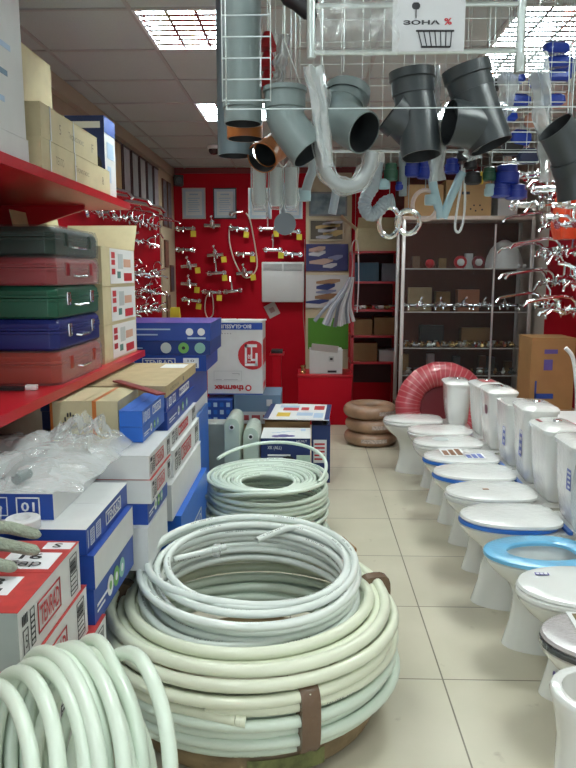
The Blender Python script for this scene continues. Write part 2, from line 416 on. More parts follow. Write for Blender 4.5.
shelf_board(ZU, 0.9, 3.75, 'upper red metal wall shelf loaded with pale cartons')
shelf_board(ZL, 0.9, 3.98, 'lower red metal wall shelf carrying toolboxes and cartons')

# ============================================================ BOX BUILDER
def carton(name, label, cat, x0, x1, y0, y1, z0, z1, mats, rz=0.0, group=None, flaps=True):
    """mats: body, then optional dict face->material"""
    sx, sy, sz = x1-x0, y1-y0, z1-z0
    base, fm = mats if isinstance(mats, tuple) else (mats, {})
    ml = [base]; order = ['-z', '+z', '-y', '+x', '+y', '-x']; idx = []
    for f in order:
        if f in fm:
            if fm[f] not in ml: ml.append(fm[f])
            idx.append(ml.index(fm[f]))
        else: idx.append(0)
    t = thing(name, label, cat, ((x0+x1)/2, (y0+y1)/2, z0), rz, group)
    g = .0012 if flaps else 0
    MB().box((-sx/2+.0015, -sy/2+.0015, 0), (sx/2-.0015, sy/2-.0015, sz-g), idx).build('box_body', ml, t, smooth=False)
    if flaps:
        for s in (-1, 1):
            a = (-sx/2, -sy/2 if s < 0 else .001, sz-g); b = (sx/2, -.001 if s < 0 else sy/2, sz)
            if sx < sy: a = (-sx/2 if s < 0 else .001, -sy/2, sz-g); b = (-.001 if s < 0 else sx/2, sy/2, sz)
            MB().box(a, b).build('lid_flap', fm.get('+z', base), t, smooth=False)
    return t, (sx, sy, sz)

# text and icon print used on the radiator boxes
def tenrad_side(t, d, inks, scheme='red', face='+x'):
    P = Print(face, d)
    if scheme == 'red':
        P.frame(.26, .22, .62, .78, .012, 0); P.text('TENRAD', .29, .32, .59, .68, 0, bold=.02)
        P.frame(.05, .18, .12, .6, .006, 1); P.frame(.155, .18, .215, .82, .006, 1)
        for k in range(4): P.rect(.05 + .02*k, .68, .06 + .02*k, .85, 1)
        P.text('5', .07, .28, .10, .5, 1)
        for k in range(5): P.rect(.165, .26+.1*k, .205, .29+.1*k, 1)
        P.frame(.80, .12, .93, .88, .005, 1)
        for k in range(6): P.rect(.81, .2+.1*k, .92 - .01*(k%3), .22+.1*k, 1)
        for k in range(5): P.rect(.82+.02*k, .55, .827+.02*k, .8, 1)
        P.done('printed_lettering', inks, t, 'red and grey print on the side')
    else:
        P.frame(.42, .22, .80, .80, .012, 0); P.text('TENRAD', .45, .33, .77, .69, 0, bold=.02)
        P.rect(.03, .2, .035, .9, 0); P.frame(.08, .2, .16, .8, .006, 0); P.frame(.2, .2, .30, .8, .006, 0)
        for k in range(5): P.rect(.09, .28+.1*k, .15, .31+.1*k, 0); P.rect(.21, .28+.1*k, .29, .31+.1*k, 0)
        P.done('printed_lettering', inks, t, 'white print on the side')
def circles_side(t, d, face='+x', a=(.35, .5, .65)):
    P = Print(face, d)
    for k, c in enumerate(a):
        P.disc(c, .5, d[2]*.28, [1, 0, 2][k % 3]); P.disc(c, .5, d[2]*.12, [0, 1, 1][k % 3], 2)
    P.rect(.05, .45, .28, .52, 1); P.rect(.05, .3, .22, .36, 1)
    P.done('printed_icons', [ink_g, ink_w, mat('mint_ink', (.25,.5,.42), .5)], t, 'round white and green icons')

# ---- near red-topped radiator boxes
red_m = (card_w, {'+z': card_r, '-y': card_g})
t, d = carton('radiator_box', 'red-topped white radiator box under the work glove, uppermost of the near stack', 'box', -1.20, -.62, 1.39, 1.80, .686, .824, red_m, group='near radiator boxes')
tenrad_side(t, d, [ink_r, ink_k])
P = Print('+z', d)
P.rect(.74, .55, .97, .80, 0); P.text('16', .80, .69, .90, .78, 1, flip=False, bold=.02); P.text('бар', .77, .57, .92, .67, 1)
P.rect(.66, .20, .90, .44, 0); P.text('3', .78, .31, .84, .41, 1, bold=.02); P.text('мм', .72, .22, .86, .28, 1)
P.rect(.86, .86, .99, .97, 0); P.text('S', .90, .88, .94, .95, 1, bold=.02)
P.done('printed_label', [ink_w, ink_k], t, 'white label panels on the red top')
t, d = carton('radiator_box', 'white radiator box with red lettering, second down in the near stack', 'box', -1.20, -.615, 1.385, 1.83, .548, .685, red_m, group='near radiator boxes')
tenrad_side(t, d, [ink_r, ink_k])
t, d = carton('radiator_box', 'white radiator box jutting out third down in the near stack', 'box', -1.18, -.595, 1.47, 1.93, .41, .547, red_m, group='near radiator boxes')
tenrad_side(t, d, [ink_r, ink_k])
z = .41
for k in range(3):
    t, d = carton('radiator_box', ['fourth white radiator box down in the near stack, mostly behind the pipe coil', 'white radiator box second from the floor in the near stack', 'lowest white radiator box of the near stack, on the floor'][k], 'box', -1.2, -.63, 1.39, 1.82, z-.1366, z-.0005, (card_w, {'-y': card_g}), group='near radiator boxes')
    z -= .1366

# ---- generic stack layers along the aisle  (name, mats, x, y0,y1, z0,z1, scheme, label)
wh = (card_w, {'+z': card_w}); bl = (card_b, {}); bl2 = (card_b2, {})
wh = (card_w, {'+z': card_w}); bl = (card_b, {}); bl2 = (card_b2, {})
def add(label, mats, xr, y0, y1, z0, z1, scheme=None, w=.56, rz=0.0):
    t, d = carton('radiator_box', label, 'box', xr-w, xr, y0, y1, z0, z1, mats, rz, group='radiator boxes along the left aisle')
    if scheme == 'wb': tenrad_side(t, d, [ink_w], 'blue')
    if scheme == 'red': tenrad_side(t, d, [ink_r, ink_k])
    if scheme == 'circ': circles_side(t, d)
    return t, d
t, d = add('blue carton with an upside-down 10 on its end, beneath the plastic bag', (card_b, {'+x': card_w, '+z': card_w}), -.735, 1.93, 2.42, .836, .915, None, .50)
P = Print('-y', d); P.frame(.78, .14, .92, .86, .008, 0); P.text('10', .81, .32, .89, .68, 0, flip=True, bold=.02); P.frame(.62, .14, .73, .86, .006, 0); P.frame(.4, .14, .56, .86, .006, 0); P.done('printed_number', ink_w, t, 'white upside-down 10 in a rounded frame')
add('blue carton with white framed lettering directly under the carton marked 10', (card_b, {'+z': card_w}), -.62, 1.86, 2.31, .758, .8345, 'wb')
add('white carton with glossy end under the blue lettered carton', (card_w, {'-y': card_b, '+z': card_b}), -.60, 1.86, 2.30, .655, .757, None)
add('blue carton with green round icons low in the second stack', bl, -.605, 1.86, 2.31, .54, .654, 'circ')
z = .54
for k, l in enumerate(['plain blue carton under the one with green icons', 'white carton fifth down in the second stack', 'blue carton second from the floor in the second stack', 'white carton on the floor at the bottom of the second stack']):
    add(l, [bl, wh, bl, wh][k], -.765, 1.95, 2.33, z-.1345, z-.0005); z -= .135
# stack three, y 2.36-2.95
add('small blue carton at the far end of the plastic bag', bl, -.655, 2.43, 2.55, .8345+.001, .905, None, .07)
add('white carton with red lettering and red end flap, upper of the white pair', (card_w, {'+z': card_w}), -.555, 2.37, 2.76, .827, .913, 'red', .235)
add('white carton with red lettering and red end flap, lower of the white pair', (card_w, {'+z': card_r}), -.55, 2.37, 2.73, .738, .826, 'red', .24)
add('blue carton with round icons below the pair of white red-lettered cartons', bl, -.565, 2.37, 2.72, .66, .737, 'circ', .5)
add('long white carton lowest in view of the third stack', wh, -.56, 2.34, 2.68, .50, .659, None, .5)
z = .50
for k, l in enumerate(['blue carton fifth down in the third stack', 'white carton sixth down in the third stack', 'blue carton at the bottom of the third stack']):
    add(l, [bl, wh, bl][k], -.765, 2.37, 2.8, z-.166, z-.0005, None, .55); z -= .1665
add('bright blue carton with a white printed stripe, beside the marked kraft carton', bl2, -.62, 2.56, 2.97, .975, 1.036, 'wb', .09)
add('bright blue carton with pale icons, lower of the two beside the kraft carton', bl2, -.62, 2.56, 2.96, .915, .974, 'circ', .09)
# stack four y 3-3.75
add('blue carton with white frames right below the long kraft carton', bl, -.62, 3.0, 3.74, .945, 1.010, 'wb')
add('blue carton with green icons below the framed blue carton', bl, -.615, 3.0, 3.745, .862, .944, 'circ')
add('white carton in torn film, upper of the far white pair', wh, -.60, 2.98, 3.70, .782, .861, 'red')
add('white carton in torn film, lower of the far white pair', wh, -.585, 2.96, 3.69, .66, .781, 'red')
add('plain white carton below the film-wrapped pair', wh, -.575, 2.85, 3.66, .50, .659, None)
add('bright blue carton low in the fourth stack, sticking out', bl2, -.55, 2.92, 3.70, .37, .499, None)
add('bright blue carton second from the floor in the fourth stack', bl2, -.56, 2.92, 3.70, .19, .369, 'wb')
add('white carton on the floor under the fourth stack', wh, -.57, 2.9, 3.7, .0, .189, None)
t, d = carton('long_carton', 'long flat kraft carton lying across the blue cartons', 'box', -1.24, -.615, 2.99, 3.80, 1.011, 1.062, kraft)
P = Print('+x', d); P.text('КОРОБКА', .1, .3, .35, .6, 0); P.rect(.5, .3, .52, .7, 0); P.done('printed_lettering', ink_k, t)
P = Print('+z', d); P.rect(.75, .75, .95, .93, 0); P.done('address_label', paper, t, 'white paper label')
# stack five: boxes with ends to the viewer
for k, (z0, z1, x0, x1, l, sch) in enumerate([(.975, 1.072, -1.26, -.60, 'blue carton with framed white lettering and bar code, end to the viewer', 'ten'),
        (1.073, 1.155, -1.27, -.575, 'dark blue carton with three round icons on its end', 'circ'),
        (1.156, 1.262, -1.20, -.572, 'blue carton with a purple lid edge topping the end-on stack', 'top')]):
    t, d = carton('radiator_box', l, 'box', x0, x1, 4.1, 4.62, z0, z1, (card_b if sch != 'circ' else mat('deep_blue_card', (.012,.04,.2), .45), {'+z': mat('purple_card', (.10,.06,.33), .4)} if sch == 'top' else {}), group='end-on blue cartons')
    P = Print('-y', d)
    if sch == 'ten':
        P.frame(.42, .25, .72, .80, .008, 0); P.text('TENRAD', .445, .36, .695, .69, 0, bold=.02); P.rect(.79, .2, .93, .82, 0)
        P.disc(.32, .5, .02, 0)
        for q in range(9): P.rect(.80+.013*q, .26, .806+.013*q, .5, 1, 2)
        P.text('10', .83, .58, .89, .72, 1)
        P.done('printed_lettering', [ink_w, ink_k], t, 'white framed lettering and bar code')
    elif sch == 'circ':
        P.rect(.15, .45, .42, .52, 0); P.rect(.15, .3, .34, .35, 0); P.done('printed_lettering', ink_lb, t)
        for a_, m_, l_ in ((.62, mat('pale_icon', (.55,.62,.6), .5), 'pale round icon'), (.77, ink_g, 'green round icon'), (.91, mat('mint_ink'), 'mint round icon')):
            P = Print('-y', d); P.disc(a_, .5, .032, 0); P.disc(a_, .5, .010, 1, 2); P.done('printed_icon', [m_, ink_k if a_ == .77 else m_], t, l_)
    else:
        P.disc(.80, .5, .022, 0); P.disc(.91, .5, .022, 0); P.rect(.3, .6, .62, .68, 1); P.rect(.3, .3, .5, .38, 1); P.rect(.78, .1, .95, .2, 1)
        P.done('printed_icons', [ink_w, ink_lb], t, 'small white icons')
z = .975
for k, l in enumerate(['blue carton under the end-on lettered carton', 'white carton third from the top of the end-on stack column', 'blue carton halfway down the far left column', 'white carton second from the floor in the far left column', 'blue carton on the floor at the far left column']):
    carton('radiator_box', l, 'box', -1.25, -.67 , 4.02, 4.6, z-.1945, z-.0005, [bl, wh, bl, wh, bl][k], group='end-on blue cartons'); z -= .195
# leaning blue panel packs at the aisle end of the stack
t, d = carton('panel_pack', 'glossy bright blue flat pack standing on edge beside the wrapped rolls', 'box', -.662, -.645, 3.95, 4.45, 0, .72, (card_b2, {'-y': card_b, '+z': mat('sky_card', (.1,.25,.6), .4)}))
t, d = carton('panel_pack', 'dark blue flat pack standing low in front of the glossy blue one', 'box', -.68, -.650, 3.76, 3.94, 0, .55, card_b)
t, d = carton('polystyrene_box', 'pale grey box standing behind the wrapped rolls', 'box', -.80, -.57, 4.72, 4.9, 0, .52, card_g)

# ---- kraft carton with orange tape, loosely drawn hook mark
carton('box_crate', 'plain carton hidden under the taped kraft carton', 'box', -1.10, -.83, 2.62, 2.93, .62, .83, kraft_d)
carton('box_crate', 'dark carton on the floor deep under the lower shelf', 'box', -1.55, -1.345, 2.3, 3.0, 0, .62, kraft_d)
t, d = carton('taped_carton', 'kraft carton with orange tape and a hand-drawn hook mark under the shelf', 'box', -.985, -.722, 2.60, 2.93, .8305, 1.065, kraft_y)
P = Print('-y', d); P.rect(.62, 0, .68, 1, 1); P.rect(0.0, 0, .04, 1, 1)
for a, b in [(.2,.62),(.22,.70),(.26,.77),(.30,.78),(.34,.74),(.345,.66),(.31,.58),(.28,.50),(.27,.40),(.275,.32)]: P.rect(a-.012, b-.035, a+.012, b+.035, 0)
for k in range(5): P.text('|', .64, .2+.1*k, .65, .26+.1*k, 0)
P.done('tape_and_mark', [ink_k, ink_o], t, 'orange tape and black hook mark')
P = Print('+z', d); P.rect(.62, 0, .68, 1, 0); P.done('packing_tape', ink_o, t, 'orange tape')
P = Print('+x', d)
for k in range(4): P.rect(.3, .3+.12*k, .8, .34+.12*k, 0)
P.done('printed_lines', mat('faint_ink', (.3,.24,.14), .7), t)
t = thing('pry_bar', 'thin red steel bar lying across the cartons beside the shelf edge', 'steel bar', (-.70, 2.86, 1.072))
MB().box((-.02,-.2,0),(.02,.24,.008)).build('bar', mat('dark_red_bar', (.25,.03,.03), .4), t, rot=(0,0,R(38)), bevel=.002)
# ============================================================ ON THE LOWER SHELF
def toolbox(label, z0, h, m, w=.46, y0=2.66, y1=3.24, xr=-.965, wrap=False, grp='toolboxes stacked on the lower shelf'):
    sx, sy = w, y1-y0
    t = thing('toolbox', label, 'toolbox', (xr-w/2, (y0+y1)/2, z0), 0, grp)
    hb = h*.62
    def ring(s, z): 
        c = .03; X, Y = sx/2*s, sy/2*s
        return [(X-c,-Y,z),(X,-Y+c,z),(X,Y-c,z),(X-c,Y,z),(-X+c,Y,z),(-X,Y-c,z),(-X,-Y+c,z),(-X+c,-Y,z)]
    MB().loft([ring(.97, 0), ring(1, .008), ring(1, hb-.003)]).loft([ring(1.012, hb-.012), ring(1.012, hb-.001)]).build('case_body', m, t, bevel=.002)
    MB().loft([ring(1.012, hb+.001), ring(1.012, hb+.012)]).loft([ring(1, hb+.012), ring(1, h-.02), ring(.95, h-.002)]).build('case_lid', m, t, bevel=.002)
    for s in (-1, 1):
        MB().box((sx/2+.001, s*.15-.02, hb-.03), (sx/2+.009, s*.15+.02, hb+.022)).build('latch', chrome if not wrap else m, t, bevel=.002)
    MB().sweep([(sx/2, -.06, hb-.03), (sx/2+.018, -.055, hb-.032), (sx/2+.018, .055, hb-.032), (sx/2, .06, hb-.03)], .005, 8).build('carry_handle', chrome, t)
    if wrap:
        mb = MB()
        for k, (s, dz) in enumerate([(1.02, .0)]):
            mb.loft([ring(1.02, .0), ring(1.035, h*.3), ring(1.03, h*.8), ring(1.0, h+.004)])
        mb.build('film_wrap', wrap, t)
    return t
z = ZL + .001
tb_y = 2.66
toolbox('orange-red toolbox in clear film at the bottom of the toolbox stack', z, .128, mat('toolbox_orange', (.34,.03,.012), .4), wrap=film('wrap_red', .05, (.6,.5,.5))); z += .134
toolbox('navy blue metal toolbox second from the bottom of the stack', z, .122, mat('toolbox_navy', (.012,.02,.15), .4)); z += .123
toolbox('green metal toolbox in the middle of the stack', z, .126, mat('toolbox_green', (.012,.095,.055), .4)); z += .127
toolbox('red toolbox in crinkled film second from the top of the stack', z, .108, mat('toolbox_red', (.25,.015,.022), .4), wrap=film('wrap_red', .05)); z += .114
toolbox('dark green toolbox in film on top of the stack', z, .11, mat('toolbox_darkgreen', (.007,.028,.020), .4), wrap=film('wrap_dark', .02, (.3,.35,.35)))
MB_t = thing('marker_cap', 'small white plastic block lying on the lower shelf before the toolboxes', 'plastic block', (-1.03, 2.55, ZL+.001))
MB().box((-.022,-.012,0),(.022,.012,.02)).build('block', white_p, MB_t, bevel=.003)
MB().box((-.12,-.02,0),(-.023,.02,.012)).build('strip', black_p, MB_t)
# three picture cartons
z = ZL + .001
for k, h in enumerate([.185, .185, .19]):
    l = ['bottom picture carton beside the toolboxes', 'middle picture carton beside the toolboxes', 'top picture carton beside the toolboxes, its flaps standing open'][k]
    t, d = carton('picture_carton', l, 'box', -1.36, -.968, 3.30, 3.93, z, z+h-.001, kraft_y, group='picture cartons on the lower shelf', flaps=(k < 2))
    P = Print('+x', d); P.rect(.22, .06, .97, .97, 0); P.rect(.26,.55,.36,.68,1,2); P.rect(.26,.72,.36,.88,1,2); P.rect(.26,.3,.36,.45,1,2)
    P.rect(.62, .12, .88, .34, 1, 2); P.rect(.45, .45, .60, .85, 2, 2); P.rect(.62, .5, .85, .72, 3, 2); P.rect(.42, .2, .52, .38, 4, 2)
    P.done('picture_label', [paper, ink_r, mat('label_grey', (.45,.5,.5), .6), mat('label_peach', (.6,.35,.25), .6), mat('label_teal', (.1,.22,.2), .6)], t, 'white picture label with red panels')
    if k == 2:
        for s, a in ((1, -35),):
            MB().box((-d[0]/2, 0, 0), (d[0]/2, .16, .003)).build('open_flap', kraft_y, t, loc=(0, s*d[1]/2, d[2]), rot=(R(115 if s < 0 else 60), 0, 0), smooth=False)
        MB().box((0, -d[1]/2, 0), (.17, d[1]/2, .003)).build('open_flap', kraft_y, t, loc=(-d[0]/2, 0, d[2]), rot=(0, R(-100), 0), smooth=False)
    z += h
# ============================================================ ON THE UPPER SHELF
z0 = ZU + .001
def strap(t, d, a, m=card_w, w=.012):
    sx, sy, sz = d; y = -sy/2 + sy*a
    mb = MB(); e = .0015
    mb.box((-sx/2-e, y-w/2, -.0), (sx/2+e, y+w/2, .001)).box((sx/2, y-w/2, 0), (sx/2+e, y+w/2, sz+e)).box((-sx/2, y-w/2, sz), (sx/2, y+w/2, sz+e)).box((-sx/2-e, y-w/2, 0), (-sx/2, y+w/2, sz+e))
    mb.build('packing_strap', m, t, smooth=False)
t, d = carton('long_carton', 'lower long kraft carton with white straps on the upper shelf', 'box', -1.195, -.957, 2.58, 3.46, z0, z0+.118, kraft_y, group='strapped cartons')
strap(t, d, .10); strap(t, d, .42); P = Print('+x', d); P.text('ТЕПЛО', .16, .35, .26, .6, 0); P.text('Термолюкс', .42, .35, .62, .6, 0); P.text('8', .84, .35, .87, .65, 0); P.done('printed_lettering', mat('faded_ink', (.2,.17,.12), .7), t)
t, d = carton('long_carton', 'upper long kraft carton with white straps on the upper shelf', 'box', -1.195, -.962, 2.60, 3.29, z0+.119, z0+.242, kraft_y, group='strapped cartons')
strap(t, d, .14); strap(t, d, .52); P = Print('+x', d); P.text('5', .27, .35, .3, .65, 0); P.text('Термолюкс', .42, .35, .70, .6, 0); P.text('F', .86, .35, .9, .65, 0); P.done('printed_lettering', mat('faded_ink'), t)
t, d = carton('kraft_carton', 'pale carton with faded lettering standing behind the strapped cartons', 'box', -1.50, -1.205, 2.50, 3.42, z0, z0+.59, kraft_y)
P = Print('+x', d); P.text('COMPRO', .08, .78, .55, .9, 0); P.text('- - - - -', .1, .6, .6, .66, 0); P.done('printed_lettering', mat('faded_ink'), t)
t, d = carton('tall_carton', 'tall white carton with small blue marks at the near end of the upper shelf', 'box', -1.30, -.957, 2.12, 2.45, z0+.08, z0+.78, card_w)
P = Print('+x', d)
for k in range(7): P.rect(.3, .12+.12*k, .5+.1*(k%3), .145+.12*k, k % 2)
P.done('printed_marks', [ink_lb, mat('slate_ink', (.15,.25,.35), .6)], t)
P = Print('-y', d); P.rect(.2, .55, .8, .62, 0); P.rect(.2,.3,.8,.42,0); P.done('printed_marks', ink_lb, t)
t, d = carton('flat_white_box', 'low white box under the tall white carton', 'box', -1.30, -.955, 2.1, 2.46, z0, z0+.079, card_w)
t, d = carton('blue_white_box', 'blue and white appliance box behind the strapped cartons', 'box', -1.17, -.98, 3.47, 3.66, z0, z0+.38, (card_w, {'-y': card_n, '+z': card_b}))
P = Print('+x', d); P.rect(0, .8, 1, 1, 1); P.rect(.2,.5,.8,.7,0); P.rect(.2,.2,.5,.4,0); P.done('printed_panel', [ink_lb, card_b], t)
P = Print('-y', d); P.rect(.1, .85, .9, .93, 0); P.disc(.6, .4, .06, 1); P.done('printed_panel', [ink_w, ink_k], t)
t = thing('door_knob', 'white knob on a short black stem poking up behind the cartons', 'knob', (-1.255, 3.52, z0))
MB().sweep([(0,0,0),(0,0,.34)], .008, 8).build('stem', black_p, t); MB().ball((0,0,.35), (.022,.022,.012)).build('cap', white_p, t)

# framed sheets in a row along the top of the left wall
fr_cols = [(.35,.36,.40), (.50,.30,.10), (.48,.46,.50), (.45,.48,.50), (.52,.52,.54), (.30,.36,.40), (.48,.44,.50), (.50,.50,.53)]
for k in range(8):
    y = 5.55 + .30*k - .6*0
    t = thing('framed_sheet', 'x', 'framed picture', (WX0+.052 if False else WX0+.003, y, 2.24), 0, 'framed sheets above the left wall taps')
    t['label'] = ['first framed grey sheet of the row high on the left wall, nearest the shelf', 'orange framed sheet high on the left wall', 'third framed sheet high on the left wall, after the orange one', 'fourth framed sheet from the shelf high on the left wall', 'fifth framed sheet from the shelf high on the left wall', 'sixth framed sheet from the shelf, darker blue-grey, high on the left wall', 'seventh framed sheet high on the left wall, next to last', 'last framed sheet high on the left wall, nearest the back corner'][k]
    MB().box((0,0,0),(.02,.26,.012)).box((0,0,.388),(.02,.26,.40)).box((0,0,.012),(.02,.012,.388)).box((0,.248,.012),(.02,.26,.388)).build('frame', mat('frame_dark', (.06,.03,.03), .4), t, smooth=False)
    MB().box((0,.012,.012),(.010,.248,.388)).build('sheet', mat('sheet_%d' % k, fr_cols[k], .4, var=.2, vscale=14), t, smooth=False)
for k, (y, z) in enumerate([(7.66, 2.06), (7.92, 2.06), (7.70, 1.62), (7.98, 1.35), (7.74, 1.02)]):
    t = thing('framed_picture', ['tall upper framed print on the cream corner pillar, nearer side', 'tall upper framed print on the cream pillar next to the corner', 'brown framed print in the middle of the cream pillar', 'dark framed print below the middle of the cream pillar', 'lowest framed print on the cream pillar'][k], 'framed picture', (WX0+.031, y, z), 0, 'prints on the cream pillar')
    hh = .5 if k < 2 else .30
    MB().box((0,0,0),(.015,.20,hh)).build('frame', mat('frame_brown', (.12,.05,.03), .4), t, bevel=.003)
    MB().box((.0155,.02,.02),(.017,.18,hh-.02)).build('print', mat('print_%d' % k, [(.2,.2,.25),(.25,.22,.25),(.3,.12,.08),(.1,.08,.12),(.35,.2,.12)][k], .5, var=.5, vscale=25), t, smooth=False)
t = thing('yellow_sack', 'small yellow bag standing low in the back left corner', 'bag', (-1.50, 7.9, .98))
# stands on a small ledge
MB().loft([[(-.05,-.04,0),(.05,-.04,0),(.05,.04,0),(-.05,.04,0)],[(-.055,-.045,.1),(.055,-.045,.1),(.055,.045,.1),(-.055,.045,.1)],[(-.05,-.01,.2),(.05,-.01,.2),(.05,.01,.2),(-.05,.01,.2)]]).build('bag_body', yel, t)
t2 = thing('corner_ledge', 'small cream ledge in the back left corner carrying a yellow bag', 'ledge', (-1.565, 7.78, .955))
MB().box((0,0,0),(.13,.24,.022)).build('board', cream_w, t2, bevel=.003)

# ============================================================ ON THE LEFT STACKS: bag, gloves, rolls
def crumple(cx, cy, z, sx, sy, h, name, label, cat, m, nu=40, nv=34, seed=0, inner=None):
    t = thing(name, label, cat, (cx, cy, z))
    vs = []; fs = []
    def f(u, v, top):
        e = max(abs(u), abs(v)); n1 = noise.noise(Vector((u*2.2+seed, v*2.2, 3))); n2 = noise.noise(Vector((u*6+seed, v*6, 7))); n3 = abs(noise.noise(Vector((u*4+9, v*3+seed, 1))))
        x = u*sx*(1+.10*n1); y = v*sy*(1+.12*n2)
        if not top: return (x, y, .002+.004*(n2+1))
        hh = h*(1-e**4)*(.75+.5*n1+.25*n3) + .012*n2*(1-e**6) + .012*n3
        return (x, y, max(.006, hh+.006))
    for top in (True, False):
        for j in range(nv+1):
            for i in range(nu+1): vs.append(f(2*i/nu-1, 2*j/nv-1, top))
    n = (nu+1)*(nv+1)
    for j in range(nv):
        for i in range(nu):
            a = j*(nu+1)+i; fs.append((a, a+1, a+nu+2, a+nu+1)); fs.append((n+a, n+a+nu+1, n+a+nu+2, n+a+1))
    MB().add(vs, fs).build('film_bag', m, t, ang=25)
    if inner: inner(t)
    return t
def inner_panels(t):
    for k in range(2):
        MB().box((-.27, -.26+.24*k, .012), (.06, -.04+.24*k, .055)).build('foam_panel', mat('foam_grey', (.42,.44,.44), .7), t, bevel=.008)
    MB().sweep([(.13,-.27,.03),(.14,-.21,.032)], .017, 14).build('grey_plug', pvc_g, t)
    vs = []; fs = []
    for j in range(25):
        for i in range(25):
            u, v = i/12-1, j/12-1; n = noise.noise(Vector((u*3, v*3, 9))); m_ = noise.noise(Vector((u*8, v*8, 4))); e = max(0, 1-(u*u+v*v)*.6)
            vs.append((.19+.12*u+.02*n, .14+.15*v+.02*m_, .03+.11*e*(.8+.6*n)+.03*m_*e))
    for j in range(24):
        for i in range(24): a = j*25+i; fs.append((a, a+1, a+26, a+25))
    MB().add(vs, fs).build('bunched_neck', clear_b, t, ang=20)
crumple(-.985, 2.235, .917, .33, .31, .075, 'plastic_bag', 'big crumpled clear plastic bag of grey panels on the blue carton', 'bag', clear_b, inner=inner_panels)
# glove
t = thing('work_glove', 'grey-green knitted work glove lying on the red-topped box', 'glove', (-.965, 1.61, .826), R(-6))
mb = MB()
def chain(pts, rs): mb.sweep(pts, rs, 10)
for k, (y0, y1, x1, z) in enumerate([(.075,.11,.26,.055), (.035,.045,.29,.045), (-.005,-.02,.275,.034), (-.045,-.075,.215,.026)]):
    chain([(-.02,y0,z*.8),(.06,y0,z),(.13,(y0+y1)/2,z+.008),(.19+.0*k,y1,z+.002),(x1-.01,y1,z-.012),(x1,y1,z-.018)], [.018,.019,.018,.0165,.014,.006])
chain([(-.04,-.06,.03),(.03,-.10,.028),(.09,-.125,.024),(.13,-.13,.022),(.138,-.13,.021)], [.022,.021,.019,.015,.006])
for s in range(6):
    y = -.055 + .026*s
    chain([(-.13,y*.8,.03),(-.05,y,.036),(.02,y,.04),(.05,y,.04)], [.024,.027,.024,.018])
chain([(-.20,0,.03),(-.13,0,.032)], [.05,.052])
g = mb.build('knitted_glove', mat('glove_knit', (.36,.41,.32), .9, bump=.6, bscale=180, var=.25, vscale=30), t)
md = g.modifiers.new('r', 'REMESH'); md.mode = 'VOXEL'; md.voxel_size = .005; md.use_smooth_shade = True
sm = g.modifiers.new('s', 'SMOOTH'); sm.iterations = 4; sm.factor = .5
g.location = (-.05, 0, .004); g.scale = (1.2, 1.2, 1.05)
t = thing('tape_roll', 'white roll of tape lying behind the work glove', 'tape roll', (-.80, 1.865, .836))
MB().lathe([(.045,0),(.048,.003),(.048,.027),(.045,.03),(.022,.03),(.02,.027),(.02,.003)], 28).build('roll', white_p, t)
t = thing('plastic_cup', 'translucent white cup beside the tape roll', 'cup', (-.90, 1.86, .836))
MB().hollow([(0,0,0),(0,0,.03),(0,0,.052),(0,0,.054)], [.036,.039,.041,.042], .002).lathe([(.035,.002),(.035,.004)]).build('cup', milky_f, t)

# ============================================================ PIPE COILS
def pipe_mat(key, col):
    m = mat(key, col, .33, coat=.25); nt = m.node_tree; N = nt.nodes; L = nt.links; b = N['Principled BSDF']
    uv = N.new('ShaderNodeUVMap'); uv.uv_map = 'uv'; sp = N.new('ShaderNodeSeparateXYZ'); L.new(uv.outputs[0], sp.inputs[0])
    def mth(op, a, bb=None):
        n = N.new('ShaderNodeMath'); n.operation = op
        for i, q in enumerate((a, bb)):
            if q is None: continue
            if isinstance(q, (int, float)): n.inputs[i].default_value = q
            else: L.new(q, n.inputs[i])
        return n.outputs[0]
    u = sp.outputs[0]; v = sp.outputs[1]
    band = mth('LESS_THAN', mth('ABSOLUTE', mth('SUBTRACT', v, .45)), .035)
    fr = mth('FRACT', mth('DIVIDE', u, .36)); txt = mth('LESS_THAN', fr, .28)
    w1 = mth('GREATER_THAN', mth('FRACT', mth('MULTIPLY', u, 110)), .42)
    w2 = mth('GREATER_THAN', mth('FRACT', mth('MULTIPLY', u, 23.7)), .22)
    f = mth('MULTIPLY', mth('MULTIPLY', band, txt), mth('MULTIPLY', w1, w2)); f = mth('MULTIPLY', f, .75)
    mx = N.new('ShaderNodeMix'); mx.data_type = 'RGBA'; mx.inputs[6].default_value = (*col, 1); mx.inputs[7].default_value = (.04,.04,.04,1)
    L.new(f, mx.inputs[0]); L.new(mx.outputs[2], b.inputs['Base Color'])
    return m
cream_pipe = pipe_mat('cream_pipe', (.76, .80, .64)); green_pipe = pipe_mat('pale_green_pipe', (.66, .76, .66)); white_pipe = pipe_mat('white_pipe', (.76, .82, .78)); near_pipe = pipe_mat('ivory_pipe', (.66, .75, .64))
